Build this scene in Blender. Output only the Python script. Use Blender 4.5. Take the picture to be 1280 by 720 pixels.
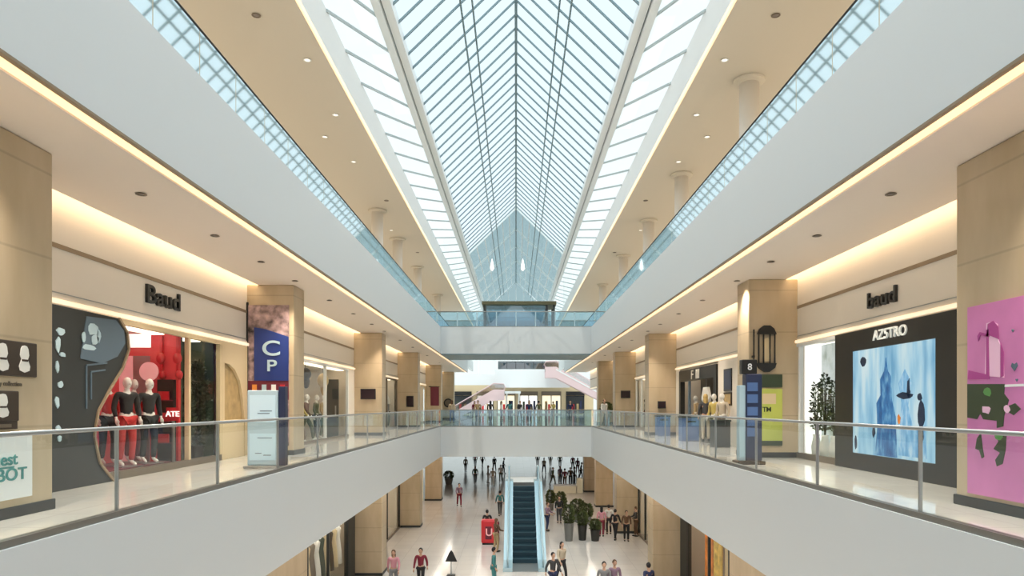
import bpy, bmesh, math, random
from mathutils import Vector, Matrix
random.seed(7)
C = bpy.context.scene.collection
SC = bpy.context.scene
for o in list(bpy.data.objects): bpy.data.objects.remove(o)

# ------------------------------------------------------------------ camera
F = 853.33; VU, VV, CZ = 645.0, 507.0, 1.30      # focal in px, vanishing point, eye height over the gallery floor
cd = bpy.data.cameras.new('camera'); cam = bpy.data.objects.new('camera', cd); C.objects.link(cam)
cam.location = (0, 0, CZ); cam.rotation_euler = (math.pi/2, 0, 0)
cd.sensor_width = 36; cd.lens = F/1280*36; cd.shift_x = -(VU-640)/1280; cd.shift_y = (VV-360)/1280
cd.clip_end = 500; cd.clip_start = .05
SC.camera = cam
# ------------------------------------------------------------------ sky, sun, exposure
SC.view_settings.view_transform = 'Standard'; SC.view_settings.look = 'None'
SC.view_settings.exposure = 0.0; SC.view_settings.gamma = 1; SC.view_settings.use_curve_mapping = False
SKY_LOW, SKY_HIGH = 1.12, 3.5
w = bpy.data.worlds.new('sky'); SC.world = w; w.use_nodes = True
nt = w.node_tree; nt.nodes.clear()
wo = nt.nodes.new('ShaderNodeOutputWorld'); bg = nt.nodes.new('ShaderNodeBackground')
tc = nt.nodes.new('ShaderNodeTexCoord'); sp = nt.nodes.new('ShaderNodeSeparateXYZ')
nt.links.new(tc.outputs['Generated'], sp.inputs[0])
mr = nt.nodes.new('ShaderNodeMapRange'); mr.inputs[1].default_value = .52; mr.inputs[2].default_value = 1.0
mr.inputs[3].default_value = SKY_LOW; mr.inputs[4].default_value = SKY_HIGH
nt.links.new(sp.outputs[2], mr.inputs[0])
cr = nt.nodes.new('ShaderNodeValToRGB')
cr.color_ramp.elements[0].position = 0; cr.color_ramp.elements[0].color = (.92, .98, 1, 1)
cr.color_ramp.elements[1].position = .45; cr.color_ramp.elements[1].color = (.84, .95, 1, 1)
nt.links.new(sp.outputs[2], cr.inputs[0])
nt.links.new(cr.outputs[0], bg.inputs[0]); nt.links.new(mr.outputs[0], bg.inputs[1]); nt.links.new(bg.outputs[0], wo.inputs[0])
sl = bpy.data.lights.new('sun', 'SUN'); sl.energy = .6; sl.angle = .01; sl.color = (1, .95, .86)
so = bpy.data.objects.new('sun', sl); C.objects.link(so)
sd = Vector((.10, .85, -1.0)).normalized()          # travels forward, slightly to the right and down
so.rotation_euler = sd.to_track_quat('-Z', 'Y').to_euler()

# ------------------------------------------------------------------ materials
def mat(name, col, rough=.5, metal=0, emit=0, ecol=None, spec=.5, noise=0, nscale=4, coat=0, bump=0):
    m = bpy.data.materials.new(name); m.use_nodes = True; t = m.node_tree; b = t.nodes['Principled BSDF']
    b.inputs['Base Color'].default_value = (*col, 1); b.inputs['Roughness'].default_value = rough
    b.inputs['Metallic'].default_value = metal; b.inputs['Specular IOR Level'].default_value = spec
    b.inputs['Coat Weight'].default_value = coat
    if emit:
        b.inputs['Emission Color'].default_value = (*(ecol or col), 1); b.inputs['Emission Strength'].default_value = emit
    if noise or bump:
        n = t.nodes.new('ShaderNodeTexNoise'); n.inputs['Scale'].default_value = nscale; n.inputs['Detail'].default_value = 5
        c = t.nodes.new('ShaderNodeTexCoord'); t.links.new(c.outputs['Object'], n.inputs[0])
        if noise:
            r = t.nodes.new('ShaderNodeValToRGB')
            r.color_ramp.elements[0].position = .3; r.color_ramp.elements[1].position = .7
            r.color_ramp.elements[0].color = (*[max(0, x*(1-noise)) for x in col], 1)
            r.color_ramp.elements[1].color = (*[min(1, x*(1+noise*.6)) for x in col], 1)
            t.links.new(n.outputs[0], r.inputs[0]); t.links.new(r.outputs[0], b.inputs['Base Color'])
            if emit: t.links.new(r.outputs[0], b.inputs['Emission Color'])
        if bump:
            bp = t.nodes.new('ShaderNodeBump'); bp.inputs['Strength'].default_value = bump
            t.links.new(n.outputs[0], bp.inputs['Height']); t.links.new(bp.outputs[0], b.inputs['Normal'])
    return m
def glass(name, tint, gl, gcol=(1, 1, 1), rough=.0, diff=0, dcol=(1, 1, 1), fres=0):
    """thin sheet: transparent + mirror (+ a little frit)"""
    m = bpy.data.materials.new(name); m.use_nodes = True; t = m.node_tree; t.nodes.clear()
    o = t.nodes.new('ShaderNodeOutputMaterial'); tr = t.nodes.new('ShaderNodeBsdfTransparent'); tr.inputs[0].default_value = (*tint, 1)
    g = t.nodes.new('ShaderNodeBsdfGlossy'); g.inputs[0].default_value = (*gcol, 1); g.inputs[1].default_value = rough
    mx = t.nodes.new('ShaderNodeMixShader'); lw = t.nodes.new('ShaderNodeFresnel'); lw.inputs[0].default_value = 1.5
    ma = t.nodes.new('ShaderNodeMath'); ma.operation = 'MULTIPLY_ADD'; ma.inputs[1].default_value = 1-gl if fres == 0 else fres; ma.inputs[2].default_value = gl
    t.links.new(lw.outputs[0], ma.inputs[0]); ma.use_clamp = True
    ge = t.nodes.new('ShaderNodeNewGeometry'); sb = t.nodes.new('ShaderNodeMath'); sb.operation = 'SUBTRACT'; sb.inputs[0].default_value = 1
    t.links.new(ge.outputs['Backfacing'], sb.inputs[1]); mu = t.nodes.new('ShaderNodeMath'); mu.operation = 'MULTIPLY'
    t.links.new(ma.outputs[0], mu.inputs[0]); t.links.new(sb.outputs[0], mu.inputs[1])
    t.links.new(mu.outputs[0], mx.inputs[0]); t.links.new(tr.outputs[0], mx.inputs[1]); t.links.new(g.outputs[0], mx.inputs[2])
    last = mx
    if diff:
        d = t.nodes.new('ShaderNodeBsdfTranslucent'); d.inputs[0].default_value = (*dcol, 1)
        m2 = t.nodes.new('ShaderNodeMixShader'); m2.inputs[0].default_value = diff
        t.links.new(mx.outputs[0], m2.inputs[1]); t.links.new(d.outputs[0], m2.inputs[2]); last = m2
    t.links.new(last.outputs[0], o.inputs[0]); return m
def stone():
    m = mat('limestone', (.60, .48, .33), .45); t = m.node_tree; b = t.nodes['Principled BSDF']
    c = t.nodes.new('ShaderNodeTexCoord'); mp = t.nodes.new('ShaderNodeMapping'); mp.inputs['Scale'].default_value = (1.2, 1.2, .35)
    n = t.nodes.new('ShaderNodeTexNoise'); n.inputs['Scale'].default_value = 1.6; n.inputs['Detail'].default_value = 7
    r = t.nodes.new('ShaderNodeValToRGB'); r.color_ramp.elements[0].position = .3; r.color_ramp.elements[1].position = .75
    r.color_ramp.elements[0].color = (.47, .37, .235, 1); r.color_ramp.elements[1].color = (.60, .49, .345, 1)
    t.links.new(c.outputs['Object'], mp.inputs[0]); t.links.new(mp.outputs[0], n.inputs[0]); t.links.new(n.outputs[0], r.inputs[0])
    # slab joints
    br = t.nodes.new('ShaderNodeTexWave'); br.wave_type = 'BANDS'; br.bands_direction = 'Z'; br.inputs['Scale'].default_value = .30
    t.links.new(c.outputs['Object'], br.inputs[0])
    r2 = t.nodes.new('ShaderNodeValToRGB'); r2.color_ramp.elements[0].position = 0.0; r2.color_ramp.elements[0].color = (.8, .8, .8, 1)
    r2.color_ramp.elements[1].position = .004; r2.color_ramp.elements[1].color = (1, 1, 1, 1)
    t.links.new(br.outputs[0], r2.inputs[0])
    mx = t.nodes.new('ShaderNodeMixRGB'); mx.blend_type = 'MULTIPLY'; mx.inputs[0].default_value = 1
    t.links.new(r.outputs[0], mx.inputs[1]); t.links.new(r2.outputs[0], mx.inputs[2]); t.links.new(mx.outputs[0], b.inputs['Base Color'])
    return m
def tiles(name, c1, c2, rough, scale=.55):
    m = mat(name, c1, rough); t = m.node_tree; b = t.nodes['Principled BSDF']
    c = t.nodes.new('ShaderNodeTexCoord'); br = t.nodes.new('ShaderNodeTexBrick'); br.offset = 0
    br.inputs['Scale'].default_value = scale; br.inputs['Mortar Size'].default_value = .004; br.inputs['Brick Width'].default_value = .5; br.inputs['Row Height'].default_value = .5
    br.inputs['Color1'].default_value = (*c1, 1); br.inputs['Color2'].default_value = (*c2, 1); br.inputs['Mortar'].default_value = (*[x*.75 for x in c1], 1)
    t.links.new(c.outputs['Object'], br.inputs[0]); t.links.new(br.outputs[0], b.inputs['Base Color'])
    n = t.nodes.new('ShaderNodeTexNoise'); n.inputs['Scale'].default_value = 1.2; t.links.new(c.outputs['Object'], n.inputs[0])
    bp = t.nodes.new('ShaderNodeBump'); bp.inputs['Strength'].default_value = .04; bp.inputs['Distance'].default_value = .1
    t.links.new(n.outputs[0], bp.inputs['Height']); t.links.new(bp.outputs[0], b.inputs['Normal'])
    return m
def streaks(name, stops, emit, sc=(1, 9, 1.2), nscale=1.5):
    """a lit display picture: colour stops through stretched noise"""
    m = mat(name, (0, 0, 0), .3); t = m.node_tree; b = t.nodes['Principled BSDF']
    c = t.nodes.new('ShaderNodeTexCoord'); mp = t.nodes.new('ShaderNodeMapping'); mp.inputs['Scale'].default_value = sc
    n = t.nodes.new('ShaderNodeTexNoise'); n.inputs['Scale'].default_value = nscale; n.inputs['Detail'].default_value = 4
    r = t.nodes.new('ShaderNodeValToRGB'); e = r.color_ramp.elements
    e[0].position, e[0].color = stops[0][0], (*stops[0][1], 1); e[1].position, e[1].color = stops[-1][0], (*stops[-1][1], 1)
    for p, q in stops[1:-1]: k = e.new(p); k.color = (*q, 1)
    t.links.new(c.outputs['Object'], mp.inputs[0]); t.links.new(mp.outputs[0], n.inputs[0]); t.links.new(n.outputs[0], r.inputs[0])
    t.links.new(r.outputs[0], b.inputs['Emission Color']); b.inputs['Emission Strength'].default_value = emit
    return m
M = dict(
    stone=stone(),
    floor=tiles('polished_marble', (.74, .72, .68), (.71, .69, .65), .06),
    floorlow=tiles('pale_marble', (.66, .62, .58), (.62, .585, .55), .14),
    fascia=mat('painted_plaster', (.72, .745, .76), .55),
    ceil=mat('ceiling_paint', (.82, .73, .64), .7),
    soffit=mat('soffit_paint', (.72, .66, .55), .6),
    wall=mat('cream_plaster', (.84, .78, .70), .6),
    white=mat('white_paint', (.88, .90, .90), .45),
    steel=mat('white_steel', (.86, .90, .91), .4),
    lightbar=mat('pale_steel', (.45, .53, .55), .5),
    rafter=mat('grey_steel', (.17, .25, .28), .5),
    dark=mat('graphite', (.026, .030, .031), .5),
    black=mat('black_lacquer', (.012, .012, .012), .35),
    bronze=mat('bronze', (.20, .16, .12), .4, .5),
    metal=mat('brushed_steel', (.40, .41, .41), .35, .7),
    chan=mat('channel_metal', (.25, .24, .22), .4, .6),
    lip=mat('brown_trim', (.30, .22, .14), .5),
    cove=mat('warm_strip_light', (1, .8, .52), .5, emit=.96, ecol=(1, .71, .44)),
    warmshop=mat('warm_shop_window', (1, .9, .7), .5, emit=.7, ecol=(1, .88, .66)),
    softfill=mat('added_soft_fill', (1, .95, .9), .5, emit=1.3, ecol=(1, .93, .85)),
    covesoft=mat('header_strip', (1, .85, .65), .5, emit=.75, ecol=(1, .80, .55)),
    covehot=mat('cove_lamp', (1, .8, .5), .5, emit=6.5, ecol=(1, .80, .54)),
    shoplamp=mat('shop_lamp', (1, .9, .75), .5, emit=2.6, ecol=(1, .84, .62)),
    topfill=mat('added_top_glow', (1, .9, .75), .5, emit=1.35, ecol=(1, .87, .70)), hallfill=mat('added_hall_fill', (1, .95, .9), .5, emit=9, ecol=(1, .90, .78)),
    lens=mat('lamp_lens', (1, .9, .8), .5, emit=1.6, ecol=(1, .9, .7)),
    lensoff=mat('lamp_lens_dim', (.25, .22, .2), .3),
    glz=glass('roof_glass', (.93, .985, 1), .02, fres=.3),
    glzend=glass('blue_roof_glass', (.36, .47, .49), .02, fres=.2),
    frit=glass('fritted_glass', (.95, .97, .95), .02, fres=.2, diff=.10),
    railg=glass('railing_glass', (.96, .985, .98), .02, fres=.8),
    railup=glass('reflective_railing_glass', (.74, .88, .93), .80, (.88, .97, 1.0), fres=.2, rough=.035),
    shopg=glass('shop_glass', (.98, .99, .985), .01, fres=.3),
    bluegl=glass('blue_glass', (.60, .75, .80), .2, (.80, .93, 1), fres=.6),
    darkgl=glass('dark_glass', (.1, .16, .2), .2, fres=.5),
    red=mat('red_paint', (.55, .02, .03), .4), redlit=mat('red_backlight', (.6, .03, .04), .5, emit=.12, ecol=(1, .1, .1)),
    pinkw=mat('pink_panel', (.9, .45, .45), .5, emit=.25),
    cream=mat('cream_panel', (.72, .58, .36), .5), tan=mat('tan_panel', (.50, .36, .17), .5, noise=.25),
    whitelit=mat('white_lightbox', (1, 1, 1), .5, emit=.8, ecol=(1, .97, .92)),
    blue=mat('royal_blue', (.02, .045, .22), .4), blue2=mat('mid_blue', (.06, .18, .42), .4), paleblue=mat('pale_blue', (.48, .64, .72), .35),
    maroon=mat('maroon', (.16, .02, .04), .4), green=mat('lime_poster', (.52, .58, .12), .5), dgreen=mat('dark_green', (.04, .06, .03), .5),
    pink=mat('magenta_poster', (.66, .22, .50), .5, noise=.12, nscale=1.5), plum=mat('plum', (.42, .06, .28), .5), palepink=mat('pale_pink', (.88, .55, .75), .5),
    teal=mat('teal_ink', (.06, .28, .27), .5), leaf=mat('leaf', (.13, .16, .06), .5, noise=.5, nscale=9), soil=mat('soil', (.05, .035, .02), .9),
    pot=mat('grey_pot', (.18, .18, .17), .5), potd=mat('dark_pot', (.03, .028, .025), .5), counter=mat('cream_counter', (.85, .80, .62), .5),
    escd=mat('blue_black_step', (.015, .045, .065), .35, .3), escl=mat('step_edge', (.05, .11, .14), .35, .3), escside=mat('pale_blue_metal', (.45, .60, .67), .3, .2),
    rubber=mat('black_rubber', (.01, .012, .013), .4), pinkclad=mat('pale_rose_cladding', (.80, .60, .60), .4), whiteclad=mat('white_cladding', (.88, .88, .86), .35), redtrim=mat('red_trim', (.6, .06, .05), .4),
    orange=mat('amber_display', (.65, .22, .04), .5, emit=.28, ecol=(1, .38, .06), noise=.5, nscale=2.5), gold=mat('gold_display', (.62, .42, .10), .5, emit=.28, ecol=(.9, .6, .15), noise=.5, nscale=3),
    olive=mat('olive_roof', (.10, .09, .04), .5), skin=mat('skin', (.55, .33, .23), .5), mann=mat('mannequin_white', (.85, .83, .78), .4), mannd=mat('mannequin_black', (.02, .02, .02), .4),
)
M.update(
    slateblue=mat('slate_blue', (.10, .15, .20), .5), maroond=mat('dark_screen', (.025, .012, .018), .2), navy_=mat('navy', (.02, .03, .08), .4), midblue=mat('panel_blue', (.09, .17, .38), .4), iceblue=mat('ice_blue', (.55, .72, .80), .35, emit=.12, ecol=(.6, .8, .95)),
    brown_=mat('dark_brown', (.045, .03, .02), .5), blackp=mat('portal_black', (.010, .010, .009), .45), redk=mat('kiosk_red', (.68, .03, .04), .35), leafp=mat('printed_green', (.10, .28, .08), .5),
    whitelit2=mat('lit_letters', (.8, .82, .8), .5, emit=.12, ecol=(.9, 1, .97)), crystal=mat('crystal', (1, 1, 1), .2, emit=2.0, ecol=(1, .97, .85)), goldd=mat('gold_wall', (.42, .32, .16), .5, noise=.4, nscale=1.2), amberd=mat('amber_wall', (.55, .28, .07), .5, noise=.5, nscale=1.0),
    whitegl=glass('pale_glass', (.9, .88, .88), .2, fres=.5),
    screenblue=mat('screen_blue', (0, 0, 0), .3, emit=.5, ecol=(.05, .22, .48)), screenmid=mat('screen_mid_blue', (0, 0, 0), .3, emit=.7, ecol=(.22, .50, .75)), screendark=mat('screen_dark', (.01, .02, .05), .3, emit=.05, ecol=(.02, .08, .2)),
    towerpic=streaks('screen_tower_blue', [(.3, (.02, .10, .28)), (.5, (.04, .20, .46)), (.62, (.14, .38, .62)), (.78, (.45, .66, .80))], .8, (1, 5, 2), 1.6), midpic=streaks('screen_pale_blue', [(.3, (.12, .36, .62)), (.5, (.26, .54, .78)), (.7, (.60, .80, .90))], .85, (1, 6, 2), 1.6),
    bluepic=streaks('misty_blue_picture', [(.30, (.15, .40, .62)), (.48, (.38, .66, .82)), (.62, (.60, .80, .86)), (.75, (.72, .86, .88))], .85, (1, 3.0, .5), 1.3),
    branchpic=streaks('pale_green_picture', [(.3, (.35, .42, .33)), (.45, (.70, .78, .72)), (.6, (.85, .92, .90)), (.8, (.90, .86, .68))], .62, (1, 2.0, 1.2), 1.6),
    collage=mat('photo_collage', (.40, .28, .28), .5, noise=.95, nscale=5),
)
# ------------------------------------------------------------------ mesh helpers
def box(bm, a, b):
    x0, x1 = sorted((a[0], b[0])); y0, y1 = sorted((a[1], b[1])); z0, z1 = sorted((a[2], b[2]))
    v = [bm.verts.new(p) for p in ((x0, y0, z0), (x1, y0, z0), (x1, y1, z0), (x0, y1, z0), (x0, y0, z1), (x1, y0, z1), (x1, y1, z1), (x0, y1, z1))]
    for f in ((3, 2, 1, 0), (4, 5, 6, 7), (0, 1, 5, 4), (1, 2, 6, 5), (2, 3, 7, 6), (3, 0, 4, 7)): bm.faces.new([v[i] for i in f])
def bar(bm, p, q, wd, ht=None):
    """rectangular bar from p to q"""
    p, q = Vector(p), Vector(q); ht = ht or wd; d = (q-p).normalized()
    up = Vector((0, 0, 1)) if abs(d.z) < .95 else Vector((0, 1, 0))
    s = d.cross(up).normalized()*wd/2; u = s.cross(d).normalized()*ht/2
    v = [bm.verts.new(c+e) for c in (p, q) for e in (-s-u, s-u, s+u, -s+u)]
    for f in ((3, 2, 1, 0), (4, 5, 6, 7), (0, 1, 5, 4), (1, 2, 6, 5), (2, 3, 7, 6), (3, 0, 4, 7)): bm.faces.new([v[i] for i in f])
def tube(bm, pts, r, n=10):
    pts = [Vector(p) for p in pts]; rings = []
    rs = r if isinstance(r, (list, tuple)) else [r]*len(pts)
    for i, p in enumerate(pts):
        d = (pts[min(i+1, len(pts)-1)]-pts[max(i-1, 0)]).normalized(); up = Vector((0, 0, 1)) if abs(d.z) < .9 else Vector((1, 0, 0))
        s = d.cross(up).normalized(); u = s.cross(d)
        rings.append([bm.verts.new(p+(s*math.cos(a)+u*math.sin(a))*rs[i]) for a in [2*math.pi*k/n for k in range(n)]])
    for a, b in zip(rings, rings[1:]):
        for k in range(n): bm.faces.new((a[k], a[(k+1) % n], b[(k+1) % n], b[k]))
    bm.faces.new(rings[0][::-1]); bm.faces.new(rings[-1])
def lathe(bm, prof, c=(0, 0, 0), n=20):
    rings = [[bm.verts.new((c[0]+r*math.cos(2*math.pi*k/n), c[1]+r*math.sin(2*math.pi*k/n), c[2]+z)) for k in range(n)] for r, z in prof]
    for a, b in zip(rings, rings[1:]):
        for k in range(n): bm.faces.new((a[k], a[(k+1) % n], b[(k+1) % n], b[k]))
    bm.faces.new(rings[0][::-1]); bm.faces.new(rings[-1])
def ell(bm, c, r, n=12, m=8):
    mt = Matrix.Translation(c) @ Matrix.Diagonal((*r, 1)); bmesh.ops.create_uvsphere(bm, u_segments=n, v_segments=m, radius=1, matrix=mt)
def prism(bm, pts, axis, a, b):
    """closed outline pts extruded along an axis ('x': pts are (y,z); 'y': (x,z); 'z': (x,y))"""
    def P(p, t): return {'x': (t, p[0], p[1]), 'y': (p[0], t, p[1]), 'z': (p[0], p[1], t)}[axis]
    u = [bm.verts.new(P(p, a)) for p in pts]; v = [bm.verts.new(P(p, b)) for p in pts]; n = len(pts)
    bm.faces.new(u[::-1]); bm.faces.new(v)
    for i in range(n): bm.faces.new((u[i], u[(i+1) % n], v[(i+1) % n], v[i]))
def new(): return bmesh.new()
def obj(name, bm, m, parent=None, bevel=0, smooth=False):
    bmesh.ops.recalc_face_normals(bm, faces=bm.faces[:])
    me = bpy.data.meshes.new(name); bm.to_mesh(me); bm.free()
    ms = m if isinstance(m, (list, tuple)) else [m]
    for q in ms: me.materials.append(q)
    if smooth:
        for p in me.polygons: p.use_smooth = True
    o = bpy.data.objects.new(name, me); C.objects.link(o)
    if parent: o.parent = parent
    if bevel: b = o.modifiers.new('bevel', 'BEVEL'); b.width = bevel; b.segments = 2; b.limit_method = 'ANGLE'
    return o
def boxo(name, a, b, m, parent=None, bevel=0):
    bm = new(); box(bm, a, b); return obj(name, bm, m, parent, bevel)
def tag(o, label, cat, group=None, kind=None):
    o['label'] = label; o['category'] = cat
    if group: o['group'] = group
    if kind: o['kind'] = kind
    return o
def st(o): o['kind'] = 'structure'; return o
def thing(name, label, cat, group=None, loc=(0, 0, 0), rz=0):
    e = bpy.data.objects.new(name, None); e.location = loc; e.rotation_euler = (0, 0, rz); C.objects.link(e); e.empty_display_size = .2
    return tag(e, label, cat, group)
def copy_tree(o, parent=None):
    c = o.copy(); C.objects.link(c)
    if parent: c.parent = parent
    for ch in list(o.children): copy_tree(ch, c)
    return c
def text(name, s, size, m, parent, loc, face, depth=.03, wscale=1.0, tilt=0):
    """letters as a mesh; face: 'L' on the left wall, 'R' on the right wall, 'F' towards the viewer"""
    cu = bpy.data.curves.new(name, 'FONT'); cu.body = s; cu.size = size; cu.extrude = depth/2; cu.align_x = 'CENTER'; cu.align_y = 'CENTER'; cu.offset = size*.012
    t = bpy.data.objects.new('tmp', cu); C.objects.link(t); dg = bpy.context.evaluated_depsgraph_get()
    me = bpy.data.meshes.new_from_object(t.evaluated_get(dg)); bpy.data.objects.remove(t)
    sx = {'L': Matrix(((0, 0, 1, 0), (1, 0, 0, 0), (0, 1, 0, 0), (0, 0, 0, 1))), 'R': Matrix(((0, 0, -1, 0), (-1, 0, 0, 0), (0, 1, 0, 0), (0, 0, 0, 1))),
          'F': Matrix(((1, 0, 0, 0), (0, 0, -1, 0), (0, 1, 0, 0), (0, 0, 0, 1)))}[face]
    me.transform(Matrix.Translation(loc) @ sx @ Matrix.Diagonal((wscale, 1, 1, 1)))
    me.materials.clear(); me.materials.append(m); me.name = name
    o = bpy.data.objects.new(name, me); C.objects.link(o)
    if parent: o.parent = parent
    return o
def YW(u, X): return F*X/abs(u-VU)                    # distance of a point seen at column u on the plane |x| = X
def ZW(u, v, X): return CZ + (VV-v)*YW(u, X)/F         # its height

# ------------------------------------------------------------------ the setting
XF, XR, XC, XWL = 4.60, 4.85, 5.83, 7.05               # balcony edge, railing, column face, shop wall
Z0, ZFB = 0.0, -1.83                                   # gallery floor, underside of its edge band
ZU, ZUB = 6.11, 4.47                                   # upper gallery floor, underside of its band (= gallery ceiling)
ZL = -6.11                                             # lower hall floor
ZS = 10.17                                             # top soffit
YB, YE = 41.7, 78.0
YN = -10
st(boxo('floor', (-20, YN, ZL-.3), (20, 112, ZL), M['floorlow']))
for s, nm in ((-1, 'left'), (1, 'right')):
    # gallery slab, its pale edge band, and the level above
    st(boxo('floor', (s*(XF+.15), -.3, ZFB+.05), (s*14, YB, 0), M['floor']))
    st(boxo('trim_1', (s*XF, -.3, ZFB), (s*(XF+.15), YB+.15, 0.0), M['fascia']))
    st(boxo('floor', (s*(XF+.35), YN, ZUB+.25), (s*14, 65, ZU), M['ceil']))
    st(boxo('trim_2', (s*XF, YN, ZUB), (s*(XF+.05), 65, ZU), M['fascia']))
    st(boxo('trim_2', (s*(XF+.05), YN, ZUB+.25), (s*(XF+.4), 65, ZU), M['fascia']))
    bm = new(); box(bm, (s*(XF-.012), YN, ZUB-.02), (s*(XF+.05), 65, ZUB+.012)); st(obj('trim_3', bm, M['lip']))
    # gallery ceiling between light slot and wall cove
    st(boxo('ceiling', (s*4.86, YN, ZUB), (s*6.78, 65, ZUB+.24), M['ceil']))
    sl_ = boxo('strip_light', (s*(XF+.055), YN, ZUB+.02), (s*4.855, 65, ZUB+.05), M['cove'])
    tag(sl_, 'warm linear light strip recessed along the edge of the %s gallery ceiling' % nm, 'light')
    cl = boxo('cove_light', (s*6.80, 8, ZUB+.05), (s*6.85, 65, ZUB+.11), M['covehot'])
    tag(cl, 'hidden warm cove light washing the %s shop wall from above' % nm, 'light')
    # soffit of the top level, its warm edge, the white upstand
    st(boxo('ceiling', (s*4.83, YN, ZS), (s*13.9, 65, ZS+.3), M['soffit']))
    e_ = boxo('edge_light', (s*4.78, YN, ZS+.0), (s*4.83, 65, ZS+.10), M['cove'])
    tag(e_, 'thin warm light line along the %s edge of the top ceiling' % nm, 'light')
    st(boxo('trim_4', (s*4.80, YN, ZS+.10), (s*5.0, 80, ZS+1.16), M['white']))
    # outer and shop walls
    st(boxo('wall_'+nm, (s*14, YN, ZL), (s*14.3, 75, ZS+.3), M['wall']))
    st(boxo('wall_'+nm, (s*XWL, 8, 2.99), (s*(XWL+.2), 65, ZUB+.25), M['wall']))                   # header over the shops
    bm = new(); box(bm, (s*(XWL-.015), 8, 3.72), (s*(XWL+.01), 65, 3.79)); st(obj('trim_5', bm, M['lip']))
    bm = new(); box(bm, (s*(XWL-.01), 8, 3.03), (s*(XWL+.01), 65, 3.045)); st(obj('trim_6', bm, M['metal']))
    tag(boxo('header_light', (s*(XWL-.062), 9.1, 2.86), (s*(XWL-.024), 64, 2.93), M['covesoft']), 'thin warm light line over the %s gallery shopfronts' % nm, 'light')
    st(boxo('ceiling', (s*(XWL-.02), 8, 2.84), (s*9.9, 65, 2.99), M['wall']))
    st(boxo('wall_'+nm, (s*9.7, 8, 0), (s*9.85, 65, 2.84), M['wall']))
    st(boxo('wall_'+nm, (s*7.4, 64, ZU), (s*13.9, 65, ZS), M['wall']))                           # end of top level
    # lower hall walls and ceiling
    st(boxo('wall_'+nm, (s*(XWL+.1), -2, ZL+3.0), (s*(XWL+.3), 62, ZFB+.05), M['wall']))
    st(boxo('wall_'+nm, (s*9.4, -2, ZL), (s*9.6, 62, ZFB+.05), M['cream']))
    st(boxo('ceiling', (s*(XF+.15), -.3, ZFB), (s*13.9, YB, ZFB+.05), M['ceil']))
for s, nm in ((-1, 'left'), (1, 'right')):
    # unseen glow bands and lamps added to brighten the top soffit and lower hall
    st(boxo('wall_'+nm, (s*11.0, YN, ZU), (s*11.2, 64, ZS), M['wall']))
    tag(boxo('added_glow_band', (s*10.93, YN+1, ZU+.3), (s*10.98, 63, ZU+2.7), M['topfill']), 'unseen glow band added to brighten the %s top gallery ceiling' % nm, 'light')
    for y in range(2, 56, 8):
        tag(boxo('added_fill_lamp', (s*5.3-.15, y, ZFB-.06), (s*5.3+.15, y+6, ZFB-.005), M['hallfill']), 'unseen fill lamp added over the %s side of the lower hall' % nm, 'light', 'unseen fill lamps added over the %s side of the lower hall' % nm)
for x in (-2.5, 2.5):  # unseen glowing panels added to lift the far part of the hall
    tag(boxo('added_fill_lamp', (x-.5, 44, ZFB-.06), (x+.5, 56, ZFB-.005), M['softfill']), 'unseen fill lamp added under the %s half of the cross floor' % ('left' if x < 0 else 'right'), 'light')
# cross slab on the gallery level, and the bridge above it
st(boxo('floor', (-19, YB+.15, ZFB+.3), (19, 110, 0), M['floor']))
st(boxo('trim_7', (-XF, YB, ZFB), (XF, YB+.15, 0), M['fascia']))
st(boxo('ceiling', (-19, YB+.15, ZFB), (19, 58, ZFB+.3), M['ceil']))
st(boxo('floor', (-XF-.1, YB+.15, ZUB+.1), (XF+.1, 46.6, ZU), M['white']))
st(boxo('trim_8', (-XF, YB, ZUB), (XF, YB+.15, ZU), M['fascia']))
st(boxo('trim_9', (-XF, YB-.01, ZUB-.06), (XF, 46.6, ZUB), M['rafter']))
# rear gallery crossing under the camera, end behind it left open to let sky light in
st(boxo('floor', (-14, YN, ZFB+.05), (14, -.3, 0), M['floor']))
# ---- rooflight
BX, BZ, RZ_ = 3.6, CZ+11.1, CZ+14.5
VY0, VY1, VY2 = -8, 50, 80
def vault(name, y0, y1, gm):
    bm = new()
    for s in (-1, 1): box_pts = None
    for s in (-1, 1):
        v = [bm.verts.new(p) for p in ((s*BX, y0, BZ+.12), (s*BX, y1, BZ+.12), (0, y1, RZ_+.12), (0, y0, RZ_+.12))]; bm.faces.new(v)
    return st(obj(name, bm, gm))
w1 = vault('window_1', VY0, VY1, M['glz'])
bm = new(); y = VY0
while y < VY1:
    for s in (-1, 1): bar(bm, (s*(BX-.1), y, BZ), (0, y, RZ_), .05, .06)
    y += .9
obj('rafters', bm, M['rafter'], w1)
bm = new(); bar(bm, (0, VY0, RZ_-.02), (0, VY2, RZ_-.02), .10, .22)
for s in (-1, 1):
    for x in (1.41, 1.75): bar(bm, (s*x, VY0, RZ_-.17-x*(RZ_-BZ)/BX), (s*x, VY2, RZ_-.17-x*(RZ_-BZ)/BX), .055, .07)
obj('purlins', bm, M['rafter'], w1)
w2 = vault('window_2', VY1, VY2, M['glzend'])
bm = new()
for y in range(int(VY1), int(VY2)+1, 6):
    for s in (-1, 1): bar(bm, (s*(BX-.1), y, BZ), (0, y, RZ_), .09, .16)
for s in (-1, 1):
    for x in (.5, 1.0, 2.3, 2.9): bar(bm, (s*x, VY1, RZ_-.05-x*(RZ_-BZ)/BX), (s*x, VY2, RZ_-.05-x*(RZ_-BZ)/BX), .06, .08)
obj('glazing_bars', bm, M['steel'], w2)
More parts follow.
